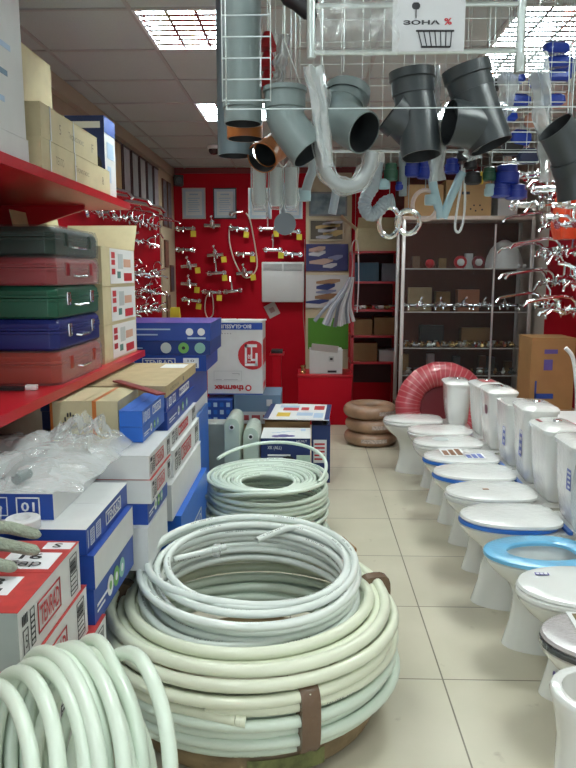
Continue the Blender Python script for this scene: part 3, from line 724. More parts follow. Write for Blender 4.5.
def coil_pts(turns, a0, n=52, wob=.008, seed=0, ease=.18, endo=(.0, .0)):
    """turns: (r, z, dx, dy); the pipe steps from one turn to the next along the ring"""
    rr = random.Random(seed); pts = []
    ph = [(rr.uniform(0, 6.28), rr.uniform(0, 6.28), rr.uniform(.5, 1)*wob) for _ in turns] + [(0, 0, wob)]
    for i, (r, z, dx, dy) in enumerate(turns):
        nx = turns[min(i+1, len(turns)-1)]; c = rr.uniform(.2, .8)
        for k in range(n):
            f = k / n; q = min(1, max(0, (f - c) / ease + .5)); q = q*q*(3-2*q)
            a = a0 + 2*math.pi*f
            w0 = ph[i][2]*math.sin(2*a + ph[i][0]); w1 = ph[i+1][2]*math.sin(2*a + ph[i+1][0]); wz = ph[i][2]*math.sin(a + ph[i][1])*.8*(1-q) + q*ph[i+1][2]*math.sin(a + ph[i+1][1])*.8
            R0 = (r*(1-q) + nx[0]*q) + w0*(1-f) + w1*f
            pts.append(Vector(((dx*(1-q)+nx[2]*q) + R0*math.cos(a), (dy*(1-q)+nx[3]*q) + R0*math.sin(a), (z*(1-q)+nx[1]*q) + wz)))
    return pts
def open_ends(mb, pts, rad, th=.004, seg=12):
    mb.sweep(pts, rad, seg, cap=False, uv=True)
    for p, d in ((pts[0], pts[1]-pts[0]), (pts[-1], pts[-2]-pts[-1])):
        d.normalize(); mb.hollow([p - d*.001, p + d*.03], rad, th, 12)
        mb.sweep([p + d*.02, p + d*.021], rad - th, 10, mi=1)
def tape_round(t, centre, radv, m, rx, rz, tang, width=.05, name='tape_binding'):
    """a flattened sleeve of tape around a bundle: centre, tangent of the bundle, half height and half width"""
    tang = Vector(tang).normalized(); up = Vector((0,0,1)); side = tang.cross(up).normalized(); up = side.cross(tang)
    secs = []
    for s, k in ((-1, .97), (-.6, 1.0), (0, .96), (.6, 1.01), (1, .97)):
        sec = []
        for i in range(20):
            a = 2*math.pi*i/20; c, q = math.cos(a), math.sin(a)
            ex = abs(c)**.6*(1 if c > 0 else -1); ez = abs(q)**.6*(1 if q > 0 else -1)
            sec.append(Vector(centre) + tang*s*width + side*ex*rx*k + up*ez*rz*k)
        secs.append(sec)
    return MB().loft(secs, cap0=True, cap1=True).build(name, m, t)

CX, CY = -.205, 2.385
# tan wrapped coil on the floor beneath everything
t = thing('wrapped_coil', 'tan wrapped pipe coil on the floor under the cream coils', 'pipe coil', (CX+.01, CY-.02, 0))
mb = MB(); mb.sweep([(.39*math.cos(2*math.pi*k/48), .39*math.sin(2*math.pi*k/48), .06) for k in range(48)], .06, 16, closed=True, sx=1.0)
mb.build('wrapped_ring', mat('tan_wrap', (.30,.21,.11), .5, bump=.6, bscale=30, var=.4, vscale=9), t)
P = Print('-y', (.30, .80, .12)); 
lab = MB()
for i in range(10):
    a = R(-88 + 3.2*i); b = R(-88 + 3.2*(i+1)); q = .4515
    lab.add([(q*math.cos(a), q*math.sin(a), .03), (q*math.cos(b), q*math.sin(b), .03), (q*math.cos(b), q*math.sin(b), .085), (q*math.cos(a), q*math.sin(a), .085)], [(0,1,2,3)])
lab.build('paper_label', mat('label_olive', (.20,.22,.08), .5, var=.5, vscale=30), t)
# bottom bundle: pale green pipe
t = thing('pipe_coil', 'broad pale green plastic pipe coil with brown tape at its front, lowest big coil', 'pipe coil', (CX, CY, 0), 0, 'big pipe coils in the aisle')
tn = [(.455,.143,.0,.0), (.495,.138,.005,.0), (.430,.172,.0,.01), (.51,.170,.01,-.01), (.47,.185,-.005,0), (.505,.206,0,.0), (.435,.215,0,.01), (.515,.240,0,-.01), (.475,.250,0,-.01)]
mb = MB(); pts = coil_pts(tn, R(-120), wob=.006, seed=4)
pts = [pts[0] + Vector((-.05,-.045,.012)) + Vector((0,0,0))] + pts[1:]
open_ends(mb, pts, .0185)
mb.build('coiled_pipe', [green_pipe, pvc_i], t)
# middle bundle: cream pipe
t2 = thing('pipe_coil', 'thick cream plastic pipe coil bound with brown tape, wrapped round the white coil', 'pipe coil', (CX, CY, 0), 0, 'big pipe coils in the aisle')
tn = [(.515,.280,.0,.0), (.46,.292,.0,.0), (.52,.318,0,-.005), (.475,.334,.0,.0), (.515,.356,.005,.0), (.455,.374,0,.01), (.49,.396,-.005,.0), (.435,.405,0,.015), (.41,.37,0,.015)]
mb = MB(); pts = coil_pts(tn, R(-100), wob=.007, seed=9)
open_ends(mb, pts, .0195)
# a loose end cutting across the front
mb.sweep([(-.49,-.22,.27),(-.36,-.39,.275),(-.22,-.475,.272),(-.09,-.512,.268),(.0,-.53,.262)], .0175, 12, uv=True)
mb.hollow([(.0,-.53,.262),(.03,-.533,.259)], .0175, .003, 12)
mb.build('coiled_pipe', [cream_pipe, pvc_i], t2)
tape_round(t2, (.462,.13,.358), 0, tape_br, .058, .064, (-.27,.96,0), .022)
tape_round(t2, (-.485,.02,.362), 0, tape_br, .064, .074, (.05,1,0), .026)
mbt = MB()
for i in range(5):
    pass
tape_round(t, (.20,-.455,.235), 0, tape_br, .058, .112, (.92,.38,0), .030)
# white coil on top
t = thing('pipe_coil', 'white plastic pipe coil lying on top of the thick cream coil', 'pipe coil', (-.20, 2.42, .385), 0, 'big pipe coils in the aisle')
tn = [(.375,-.03,-.0,.0), (.350,-.028,.0,.0), (.385,-.002,-.01,-.005), (.352,.004,.0,.0), (.392,.024,-.01,-.005), (.360,.030,.0,.0), (.385,.050,-.01,-.005), (.345,.054,.0,.0), (.375,.076,.0,.0), (.335,.080,.0,.01), (.390,.098,-.01,.0), (.355,.106,.01,.01), (.37,.128,.0,.02), (.325,.118,.02,.02)]
mb = MB(); pts = coil_pts(tn, R(70), wob=.010, seed=21)
pts = [p + Vector((0, 0, .02*(p.y/.38) - .012*p.x/.38)) for p in pts]
e0 = pts[-1]; pts += [e0 + Vector((-.05,-.012,.0)), e0 + Vector((-.11,-.05,-.01)), e0 + Vector((-.17,-.11,-.015))]
open_ends(mb, pts, .0132, .003)
mb.sweep([(-.30,.06,.10),(-.22,.10,.105),(-.14,.125,.12)], .0125, 12, uv=True); mb.hollow([(-.14,.125,.12),(-.11,.132,.124)], .0125, .003, 12)
mb.build('coiled_pipe', [white_pipe, pvc_i], t)
MB().box((-.16,.09,.098),(-.13,.14,.135)).build('clear_tape', clear_b, t, bevel=.005)
# middle distance coil
t = thing('pipe_coil', 'pale white pipe coil stack in the middle distance with a loose end arching over it', 'pipe coil', (-.235, 3.98, 0), 0, 'white coils further along the aisle')
tn = []
z = .03
for k in range(22): tn.append(([.33,.352,.315,.345][k % 4] + .006*math.sin(k), z + (.35-z)*k/22, .006*math.sin(k*2), .006*math.cos(k*3)))
for k in range(8): tn.append((.322 - .023*k, .374 - .006*k, .0, .0))
tn = [(.35,.375,0,0) if i == 21 else q for i, q in enumerate(tn)]
mb = MB(); pts = coil_pts(tn, R(120), n=40, wob=.004, seed=31)
mb.sweep(pts, .0115, 10, uv=True)
top = []
for k in range(30):
    f = k/29; a = R(-30 + 185*f); r = .345
    top.append((r*math.cos(a)*(1.0), r*math.sin(a)*(.9)+.03*f, .385 + .10*math.sin(math.pi*min(1, f*1.0))*.9 + .045*f))
open_ends(mb, [Vector(p) for p in top], .0105, .003)
lft = [(-.33+.0,.02,.20),(-.375,.04,.23),(-.39,.0,.25),(-.36,-.06,.262),(-.29,-.09,.268),(-.24,-.1,.27)]
open_ends(mb, [Vector(p) for p in lft], .0105, .003)
mb.build('coiled_pipe', [green_pipe, pvc_i], t)
t = thing('kraft_pad', 'piece of brown cardboard under the middle-distance coil', 'cardboard', (.135, 3.80, 0), R(20))
MB().box((-.12,-.10,0),(.12,.10,.028)).build('cardboard', kraft_d, t, bevel=.01)
# near standing coil at the lower left
t = thing('pipe_coil', 'ivory plastic pipe coil standing on edge in the lower left foreground', 'pipe coil', (-.41, 1.11, .0), R(0))
mb = MB(); MX = M4((0, 0, .46), rx=R(90-14), rz=R(-48), s=.72)
tn = []
for k, (r, zz, dx, dy) in enumerate([(.235,.19,-.02,-.02), (.27,.17,.0,.0), (.245,.145,-.01,.0), (.285,.125,.0,.0), (.255,.10,.0,.01), (.29,.08,.0,.0), (.26,.055,-.01,.02), (.30,.035,.01,.0), (.265,.01,.02,-.02), (.30,-.01,.0,.0), (.235,.0,.02,-.03), (.27,-.035,.0,.0), (.305,-.06,.02,.02), (.25,-.07,.03,-.03), (.21,-.09,.02,-.05)]):
    tn.append((r, zz, dx, dy))
pts = coil_pts(tn, R(-80), n=56, wob=.008, seed=8)
pts = [MX @ p for p in pts]
open_ends(mb, pts, .0128, .003, 14)
low = min(v[2] for v in mb.v); t.location.z = -low + .44
mb.build('coiled_pipe', [near_pipe, pvc_i], t)
t2, d = carton('support_crate', 'cardboard box on the floor under the standing ivory coil', 'box', -.54, -.28, 1.0, 1.25, 0, t.location.z + low - .001, kraft_d)
# ============================================================ BACK OF THE SHOP
def small_print(t, d, face, rects, mats, name='printed_label'):
    P = Print(face, d)
    for r in rects: P.rect(*r)
    P.done(name, mats, t)
# certificates
for k, (px, l) in enumerate([(194, 'pale certificate in a thin frame at the left of the red wall'), (225, 'certificate in a black frame, second on the red wall'), (260, 'certificate third on the red wall, partly behind the hanging bags'), (291, 'certificate fourth on the red wall, next to the cream strip')]):
    p = on_y(px, 204, WY1)
    t = thing('certificate', l, 'certificate', (p.x, WY1-.002, p.z-.17), 0, 'certificates on the red wall')
    MB().box((-.135,-.014,0),(.135,0,.012)).box((-.135,-.014,.338),(.135,0,.35)).box((-.135,-.014,.012),(-.123,0,.338)).box((.123,-.014,.012),(.135,0,.338)).build('frame', black_p if k == 1 else alu, t, smooth=False)
    MB().box((-.123,-.008,.012),(.123,0,.338)).build('sheet', mat('cert_blue', (.50,.62,.72), .4), t, smooth=False)
    mb = MB(); mb.box((-.095,-.0092,.04),(.095,-.0082,.31)); mb.build('sheet_centre', mat('cert_white', (.72,.76,.78), .5), t, smooth=False)
    mb = MB()
    for q in range(7): mb.box((-.07+.01*(q%2),-.0100,.08+.025*q),(.07-.012*(q%3),-.0093,.088+.025*q))
    mb.box((-.05,-.0100,.27),(.05,-.0093,.285)); mb.build('printed_lines', ink_lb, t, smooth=False)

# ---- tap prototypes: wall plane at local y=0, facing -y
def cross_handle(c, ax, s=1.0):
    mb = MB(); c = Vector(c); ax = Vector(ax).normalized(); u = ax.orthogonal().normalized(); v = ax.cross(u)
    mb.sweep([c, c+ax*.012*s, c+ax*.03*s, c+ax*.036*s], [.011*s,.016*s,.014*s,.006*s], 10)
    for k in range(4):
        d = u*math.cos(k*math.pi/2+.6) + v*math.sin(k*math.pi/2+.6)
        mb.sweep([c+ax*.02*s, c+ax*.02*s+d*.022*s, c+ax*.02*s+d*.026*s], [.007*s,.008*s,.003*s], 8)
    return mb
def tap_two(spout='down'):
    t = thing('mixer_tap', 'x', 'tap', (0,0,0))
    mb = MB(); mb.sweep([(-.075,-.055,0),(-.05,-.055,0),(0,-.055,0),(.05,-.055,0),(.075,-.055,0)], [.016,.018,.022,.018,.016], 12)
    for s in (-1,1): mb.sweep([(s*.075,0,0),(s*.075,-.01,0),(s*.075,-.011,0),(s*.075,-.055,0)], [.03,.026,.014,.015], 12)
    mb.build('body', chrome, t)
    for s in (-1,1): cross_handle((s*.075,-.06,0), (s*.35,-.9,.1)).build('handle', chrome, t)
    if spout == 'down': pts = [(0,-.06,-.01),(0,-.10,.01),(0,-.15,.01),(0,-.185,-.02),(0,-.19,-.045)]
    elif spout == 'long': pts = [(0,-.06,.01),(0,-.075,.05),(0,-.10,.075),(0,-.16,.085),(0,-.30,.062),(0,-.36,.05),(0,-.385,.02)]
    else: pts = [(0,-.06,.01),(0,-.06,.10),(0,-.09,.15),(0,-.14,.15),(0,-.17,.10)]
    MB().sweep(pts, .0105, 10).build('spout', chrome, t); return t
def tap_lever():
    t = thing('lever_tap', 'x', 'tap', (0,0,0))
    MB().sweep([(-.07,0,0),(-.07,-.045,0)], .015, 10).sweep([(.07,0,0),(.07,-.045,0)], .015, 10).sweep([(-.085,-.05,0),(.085,-.05,0)], .02, 12).sweep([(0,-.05,-.02),(0,-.055,.04),(0,-.055,.05)], [.026,.028,.02], 14).build('body', chrome, t)
    MB().sweep([(0,-.055,.05),(0,-.09,.07),(.0,-.15,.085),(0,-.155,.085)], [.014,.010,.012,.006], 10, sx=1.3).build('lever', chrome, t)
    MB().sweep([(0,-.06,-.01),(.02,-.12,-.005),(.03,-.17,-.02),(.03,-.18,-.04)], [.016,.013,.012,.012], 10).build('spout', chrome, t)
    return t
pA, pB, pL, pU = tap_two(), tap_lever(), tap_two('long'), tap_two('up')
protos = {'A': pA, 'B': pB, 'L': pL, 'U': pU}; used = set()
def put_tap(kind, loc, rz, label, group, price=False, tilt=0.0, scale=1.0, brass_one=False):
    o = protos[kind]
    if kind not in used:
        used.add(kind); o.location = loc; o.rotation_euler = (0, tilt, rz); o.scale = (scale,)*3; o['label'] = label; o['group'] = group; r = o
        KIDS[o.name] = kids(o); KIDS[o.name] = list(KIDS[o.name])
    else: r = dup(o, loc, (0, tilt, rz), label, group, scale)
    if price:
        MB().box((.06,-.075,-.085),(.115,-.0735,-.025)).sweep([(.075,-.07,-.005),(.085,-.074,-.03)], .0012, 5).build('price_tag', yel, r, smooth=False)['label'] = 'yellow price tag'
    return r
rows = [[(186,229,'A'),(213,226,'B'),(239,229,'A'),(268,229,'U'),(291,232,'A')],
        [(186,250,'A'),(216,255,'B'),(245,254,'A'),(273,250,'U'),(293,254,'A')],
        [(190,266,'B'),(217,273,'U'),(245,273,'B')], [(190,284,'B'),(212,292,'A'),(233,291,'U')], [(192,300,'A')]]
on = ['first', 'second', 'third', 'fourth', 'fifth']; rn = ['top', 'second', 'third', 'fourth', 'lowest']
for i, row in enumerate(rows):
    for j, (px, py, k) in enumerate(row):
        p = on_y(px, py, WY1)
        if i == 4: l = 'lone chrome mixer tap of the lowest row on the red back wall'
        else: l = 'chrome mixer tap on the red back wall, %s row, %s from the left' % (rn[i], on[j])
        put_tap(k, (p.x, WY1-.001, p.z), 0, l, 'taps on the red back wall', price=(i+j) % 4 != 1, tilt=rnd.uniform(-.12,.12), scale=1.12)
# hand shower with white hose looping down between the taps
p = on_y(238, 214, WY1)
t = thing('hand_shower', 'chrome hand shower with a long pale hose looping down the red wall', 'shower', (p.x, WY1-.001, p.z))
MB().sweep([(-.05,0,0),(-.05,-.05,0)], .015, 10).sweep([(-.07,-.06,.0),(.0,-.065,.015),(.06,-.06,.02)], [.02,.012,.010], 10).ball((-.07,-.06,-.005), (.034,.02,.03)).build('shower_head', chrome, t)
q = [on_y(a, b, WY1-.06) for a, b in [(246,213),(250,220),(254,240),(257,260),(256,270),(250,277),(243,276),(235,262),(230,245),(229,232),(231,224)]]
def smooth(pts, n=4):
    pts = [Vector(a) for a in pts]; out = []
    for i in range(len(pts)-1):
        a, b, c, d = pts[max(i-1,0)], pts[i], pts[i+1], pts[min(i+2,len(pts)-1)]
        for k in range(n):
            u = k/n; out.append(.5*((2*b)+(c-a)*u+(2*a-5*b+4*c-d)*u*u+(3*b-a-3*c+d)*u**3))
    out.append(pts[-1]); return out
MB().sweep([v - t.location for v in smooth(q)], .008, 8).build('hose', mat('pale_hose', (.72,.66,.55), .35, metal=.3), t)
# second: small hose loop at the bottom
q = [on_y(a, b, WY1-.03) for a, b in [(211,290),(206,298),(205,310),(208,318),(213,314),(213,300),(211,292)]]
t = thing('braided_hose', 'small looped pale hose hanging under the low taps on the red wall', 'hose', q[0])
MB().sweep([v - q[0] for v in smooth(q)], .007, 8).build('hose', mat('pale_hose'), t)
# convector heater
a = on_y(262, 262, WY1); b = on_y(304, 302, WY1)
t = thing('wall_heater', 'white convector heater hung on the red back wall', 'heater', ((a.x+b.x)/2, WY1-.002, b.z)); W = (b.x-a.x)/2; Hh = a.z-b.z
MB().box((-W,-.075,0),(W,-.012,Hh)).build('panel', white_p, t, bevel=.012)
MB().box((-W*.6,-.012,.1),(W*.6,0,Hh-.08)).build('wall_bracket', steel, t)
for s in (-1, 1):
    mb = MB()
    for k in range(6): mb.box((s*W*.48-W*.44,-.078,Hh-.032-.014*k),(s*W*.48+W*.44,-.0755,Hh-.025-.014*k))
    mb.build('vent_grille', mat('vent_grey', (.38,.40,.41), .5), t, smooth=False)
a = on_y(272, 310, WY1); t = thing('paper_tag', 'crooked paper leaflet hanging below the white heater', 'leaflet', (a.x, WY1-.004, a.z), 0)
MB().box((-.07,-.004,-.08),(.07,-.001,.08)).build('sheet', mat('leaflet_grey', (.50,.44,.42), .5), t, rot=(0,R(-28),0), smooth=False)
MB().box((-.03,-.0055,-.03),(.03,-.0045,.03)).build('printed_square', mat('leaflet_print', (.35,.2,.2), .5), t, rot=(0,R(-28),0), smooth=False)
t = thing('power_cable', 'thin pale cable running down the edge of the red wall', 'cable', (-.045, WY1-.008, .6))
MB().sweep(smooth([(0,0,1.35),(.0,0,.9),(-.012,0,.5),(.01,-.0,.2),(.02,0,0)]), .005, 6).build('cable', mat('cable_pink', (.5,.3,.28), .5), t)
# posters on the cream strip
for k, (x0,y0,x1,y1,bg,frm,l) in enumerate([(309,192,347,216,'sea',True,'framed seascape poster at the top of the cream strip'), (309,219,344,241,'dark',True,'dark framed poster of a bathroom fitting on the cream strip'),
        (306,244,348,271,'navy',False,'navy poster with pale appliances on the cream strip'), (306,275,348,308,'white',False,'white poster with blue and brown tool pictures'), (308,318,352,349,'green',False,'plain green board at the foot of the cream strip')]):
    a = on_y(x0, y0, WY1-.03); b = on_y(x1, y1, WY1-.03); W, Hh = b.x-a.x, a.z-b.z
    t = thing('poster', l, 'poster', (a.x, WY1-.0215, b.z))
    bgm = {'sea': mat('poster_sea', (.10,.16,.20), .4, col2=(.30,.38,.42), vscale=8), 'dark': mat('poster_dark', (.07,.05,.03), .4), 'navy': mat('poster_navy', (.02,.02,.12), .4), 'white': mat('poster_white', (.62,.60,.60), .4), 'green': mat('poster_green', (.10,.33,.03), .5)}[bg]
    MB().box((0,-.012,0),(W,0,Hh)).build('board', bgm, t, bevel=.002, smooth=False)
    if frm: MB().box((0,-.02,0),(W,-.012,.018)).box((0,-.02,Hh-.018),(W,-.012,Hh)).box((0,-.02,.018),(.018,-.012,Hh-.018)).box((W-.018,-.02,.018),(W,-.012,Hh-.018)).build('frame', mat('poster_frame_%s' % bg, (.5,.42,.3) if bg == 'dark' else (.25,.25,.25), .4), t, smooth=False)
    if bg in ('dark', 'navy', 'white'):
        rr = random.Random(k+40); cols = {'dark': [(.45,.45,.5),(.5,.35,.15)], 'navy': [(.5,.48,.52),(.45,.3,.25),(.2,.2,.35)], 'white': [(.03,.05,.2),(.3,.16,.08),(.2,.22,.35)]}[bg]
        for n in range(5):
            mb = MB(); cx, cz = rr.uniform(.25,.75)*W, Hh*(.18+.15*n); L_ = rr.uniform(.08,.16); th = rr.uniform(.02,.035)
            mb.loft([[(cx-L_,-.0135+.0, cz-th*.6),(cx-L_,-.0125,cz-th*.6),(cx-L_,-.0125,cz+th*.4),(cx-L_,-.0135,cz+th*.4)],[(cx+L_*.2,-.0135,cz-th),(cx+L_*.2,-.0125,cz-th),(cx+L_*.2,-.0125,cz+th*1.4),(cx+L_*.2,-.0135,cz+th*1.4)],[(cx+L_,-.0135,cz+.01),(cx+L_,-.0125,cz+.01),(cx+L_,-.0125,cz+.01+th),(cx+L_,-.0135,cz+.01+th)]])
            mb.build('printed_picture', mat('ppic_%s_%d' % (bg, n % len(cols)), cols[n % len(cols)], .5), t, smooth=False)
# red counter cabinet with grey-white box on it
t = thing('counter_cabinet', 'low bright red cabinet standing before the cream strip', 'cabinet', (.175, 7.37, 0))
MB().box((-.275,-.235,0),(.275,.235,.50)).build('cabinet_body', red_paint, t, bevel=.003)
MB().box((-.28,-.243,.5005),(.28,.24,.525)).build('cabinet_top', red_shelf, t, bevel=.002)
t, d = carton('appliance_box', 'grey-white appliance box with a raised flap on the red cabinet', 'box', .015, .36, 7.22, 7.52, .5255, .77, card_w)
P = Print('-y', d); P.rect(.58,.52,.74,.74,0); P.rect(.62,.58,.70,.68,1,2); P.rect(.55,.05,.82,.14,1); P.done('printed_label', [mat('label_grey'), ink_k], t)
MB().box((0,0,0),(d[0]*.8,.003,.10)).build('open_flap', card_w, t, loc=(-d[0]*.45,-d[1]/2,d[2]), rot=(R(40),R(6),0), smooth=False)
t = thing('brass_ornament', 'small brass fitting lying on the left corner of the red cabinet', 'fitting', (-.05, 7.25, .5255))
MB().lathe([(.03,0),(.03,.02),(.018,.03),(.018,.06),(.028,.065),(.028,.085)], 12).build('fitting', brass, t)
t = thing('side_stand', 'narrow red stand with a black tray top behind the water heater carton', 'stand', (-.33, 7.45, 0))
MB().box((-.045,-.1,0),(.045,.1,.70)).build('stand_body', red_paint, t, bevel=.003); MB().box((-.075,-.12,.7005),(.075,.12,.72)).build('stand_top', red_shelf, t, bevel=.003)
t = thing('black_tray', 'flat black item lying on the narrow red stand', 'tray', (-.33, 7.43, .7205))
MB().box((-.06,-.08,0),(.06,.08,.035)).build('tray', black_p, t, bevel=.006)
# water heater carton
carton('support_carton', 'plain carton on the floor below the printed appliance carton', 'box', -.74, -.24, 5.62, 6.05, 0, .342, kraft_d)
t, d = carton('appliance_carton', 'pale blue and grey carton with small red pictures under the water heater carton', 'box', -.60, -.22, 5.58, 6.0, .343, .578, (mat('steel_blue_card', (.12,.20,.30), .5), {}))
small_print(t, d, '-y', [(.0,0,1,.42,0), (.15,.12,.32,.30,1,2), (.38,.12,.56,.30,1,2), (.62,.12,.80,.30,1,2), (.7,.62,.82,.85,0)], [mat('pale_grey_ink', (.5,.53,.55), .5), mat('dull_red', (.3,.04,.05), .5)])
t, d = carton('tile_box', 'blue and white patterned small box left below the water heater carton', 'box', -.82, -.605, 5.5, 5.8, .30, .55, card_b)
P = Print('-y', d)
for i in range(4):
    for j in range(4): P.rect(.06+.24*i, .06+.24*j, .2+.24*i, .2+.24*j, (i+j) % 2)
P.done('printed_squares', [ink_lb, card_b2], t)
carton('support_carton', 'grey carton supporting the blue patterned small box', 'box', -.84, -.605, 5.3, 5.6, 0, .299, card_g)
t, d = carton('water_heater_carton', 'big white water heater carton standing upside down with red circles', 'box', -.815, -.365, 5.6, 6.02, .579, 1.165, card_w)
P = Print('-y', d)
P.rect(0, .90, 1, .995, 0); P.text('BIO-GLASSLINED', .10, .918, .80, .972, 1, flip=True, bold=.02)
P.disc(.82, .55, .118, 2, 1, a1=.985); P.disc(.03-.0, .55, .10, 2, 1) if False else None
P.rect(.68, .66, .90, .70, 1, 2); P.rect(.68,.44,.72,.70,1,2); P.rect(.68, .40, .90, .435, 1, 2); P.rect(.87,.40,.91,.58,1,2); P.rect(.79,.47,.815,.66,1,2); P.rect(.815,.47,.88,.50,1,2); P.text('50', .735, .50, .79, .56, 1, flip=True, bold=.03); P.text('литр', .735, .455, .79, .49, 1, flip=True)
P.text('thermex', .12, .05, .66, .135, 2, flip=True, bold=.04); P.disc(.74, .093, .026, 2); P.disc(.74,.093,.014,1,2)
P.frame(.12, .19, .62, .33, .004, 3); P.rect(.45,.29,.58,.297,3); P.text('I', .57, .27, .58, .3, 3); P.rect(.30,.205,.55,.212,3); P.rect(.15,.205,.26,.212,3)
for k in range(7): P.rect(.12+.05*k,.84,.14+.05*k,.855,3)
P.rect(0, 0, 1, .015, 0)
P.done('carton_print', [card_b, ink_w, ink_r, mat('pencil_grey', (.35,.36,.38), .6)], t, 'upside-down blue and red print')
P = Print('+x', d); P.rect(.1,.4,.9,.75,0); P.rect(.2,.06,.8,.14,0); P.done('carton_print', ink_r, t)
for (x, y, rz, l) in ((-.70, 5.76, .2, 'white sheet of paper lying left on the water heater carton'), (-.48, 5.74, -.12, 'white sheet of paper lying right on the water heater carton')):
    o = thing('paper_sheet', l, 'paper', (x, y, 1.166), rz)
    MB().box((-.12,-.12,0),(.12,.12,.012)).build('sheet', paper, o, smooth=False)
# wrapped rolls
for k, (x, y, l) in enumerate([(-.505, 4.55, 'taller pale green wrapped roll standing at the end of the aisle stack'), (-.385, 4.62, 'shorter pale green wrapped roll beside the white-topped carton')]):
    t = thing('wrapped_roll', l, 'wrapped roll', (x, y, 0), 0, 'pale wrapped rolls')
    h = .60 - .08*k; w_ = .052
    sec = lambda yy, s: [(-w_*s,yy,0),(w_*s,yy,0)] + [(w_*s*math.cos(R(a)), yy, h-w_+w_*s*math.sin(R(a))) for a in range(0, 181, 20)]
    MB().loft([sec(0,.96), sec(.01,1), sec(.33,1), sec(.34,.96)]).build('roll_body', mat('roll_film', (.50,.60,.52), .3, bump=.5, bscale=22, coat=.5), t)
    MB().hollow([(0,-.012,h-w_-.01),(0,.004,h-w_-.01)], .018, .006, 16).build('core_tube', paper, t)
    MB().sweep([(0,-.0075,h-w_-.01),(0,-.002,h-w_-.01)], .0115, 14).build('core_hole', ink_k, t)
# white topped carton, dark box with leaflet
t, d = carton('boxed_appliance', 'navy carton with a white illustrated top behind the middle coil', 'box', -.325, .02, 4.72, 5.06, 0, .425, (card_n, {'+z': paper}))
P = Print('-y', d); P.text('XK (ALL)', .14, .80, .42, .87, 0); P.rect(.14,.70,.6,.73,0); P.rect(.14,.66,.5,.68,0); P.disc(.55,.58,.055,1); P.text('HELMUT', .72,.93,.93,.97,0); P.rect(.72,.3,1,.72,2)
P.done('printed_lettering', [ink_w, ink_k, mat('mint_panel', (.45,.6,.5), .5)], t, 'white lettering and a grey panel')
P = Print('+z', d); P.disc(.45,.22,.045,0); P.disc(.60,.2,.03,0); P.disc(.30,.18,.03,0); P.rect(.8,.68,.9,.9,1)
for k in range(4): P.rect(.2+.1*k,.5+.05*k,.38+.1*k,.52+.05*k,1)
P.done('printed_picture', [mat('violet_ink', (.10,.08,.30), .5), ink_lb], t)
t, d = carton('dark_carton', 'dark blue carton with red-lined label under the printed leaflet', 'box', .03, .17, 5.08, 5.5, 0, .44, (card_n, {}))
P = Print('-y', d); P.rect(.1,.35,.8,.75,0)
for k in range(5): P.rect(.15,.40+.065*k,.7,.43+.065*k,1,2)
P.done('printed_label', [paper, ink_r], t)
carton('dark_carton', 'dark carton behind the white-topped one, holding up the leaflet', 'box', -.32, .02, 5.10, 5.5, 0, .46, kraft_d)
t = thing('black_tube', 'short black tube poking out beneath the leaflet corner', 'tube', (.13, 5.14, .445)); 
MB().hollow([(0,-.06,0),(0,.25,0)], .024, .006, 16).build('tube', black_p, t); t.location.z = .466
t = thing('leaflet', 'large printed leaflet with a navy border lying on the dark cartons', 'leaflet', (-.075, 5.32, .492), R(-4))
MB().box((-.24,-.26,0),(.25,.26,.006)).build('sheet', paper, t, rot=(R(2),0,0), smooth=False)
for a_, b_ in ((-.24,-.20),(.215,.25)): MB().box((a_,-.26,.0064),(b_,.26,.0068)).build('navy_border', card_n, t, rot=(R(2),0,0), smooth=False)
for k, (a, b, c, e, m) in enumerate([(-.12,.02,.0,.12,ink_r),(.02,.04,.08,.14,ink_r),(.12,.06,.20,.2,ink_r),(.0,-.14,.12,-.04,ink_lb),(-.15,-.18,-.05,-.05,ink_y),(-.15,.12,.0,.2,ink_lb),(.13,-.2,.2,-.05,ink_lb)]):
    MB().box((a,b,.0064),(c,e,.0068)).build('printed_block', m, t, rot=(R(2),0,0), smooth=False)
# red shelving unit
t = thing('shelving_unit', 'red metal shelving unit with dim goods right of the cream strip', 'shelf', (.74, 7.85, 0))
for x in (-.26, .24):
    for y in (-.24, .24): MB().box((x-.015,y-.015,0),(x+.015,y+.015,1.7895)).build('post', red_shelf, t, smooth=False)
SH = [.58, .87, 1.15, 1.45, 1.77]
for z in SH: MB().box((-.275,-.255,z),(.26,.255,z+.022)).build('shelf_board', red_shelf, t, smooth=False)
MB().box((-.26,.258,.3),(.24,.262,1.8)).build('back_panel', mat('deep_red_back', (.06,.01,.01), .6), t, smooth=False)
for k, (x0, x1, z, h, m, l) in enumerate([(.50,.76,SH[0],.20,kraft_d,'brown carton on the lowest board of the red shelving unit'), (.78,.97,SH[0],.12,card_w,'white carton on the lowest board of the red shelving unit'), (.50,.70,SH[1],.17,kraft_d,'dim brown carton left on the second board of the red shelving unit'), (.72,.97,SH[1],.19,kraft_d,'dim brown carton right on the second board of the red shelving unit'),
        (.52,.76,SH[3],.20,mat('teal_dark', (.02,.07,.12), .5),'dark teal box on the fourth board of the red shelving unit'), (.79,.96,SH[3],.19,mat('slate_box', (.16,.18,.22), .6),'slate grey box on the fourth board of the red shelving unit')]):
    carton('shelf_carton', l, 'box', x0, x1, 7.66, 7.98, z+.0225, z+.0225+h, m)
t, d = carton('open_carton', 'open kraft carton with raised flaps on top of the red shelving unit', 'box', .52, .98, 7.62, 7.98, 1.793, 2.03, kraft_y, flaps=False)
MB().box((0,0,0),(d[0],.004,.17)).build('open_flap', kraft_y, t, loc=(-d[0]/2,-d[1]/2,d[2]), rot=(R(55),0,0), smooth=False)
MB().box((0,0,0),(.004,d[1],.22)).build('open_flap', kraft_y, t, loc=(-d[0]/2,-d[1]/2,d[2]), rot=(0,R(-50),0), smooth=False)
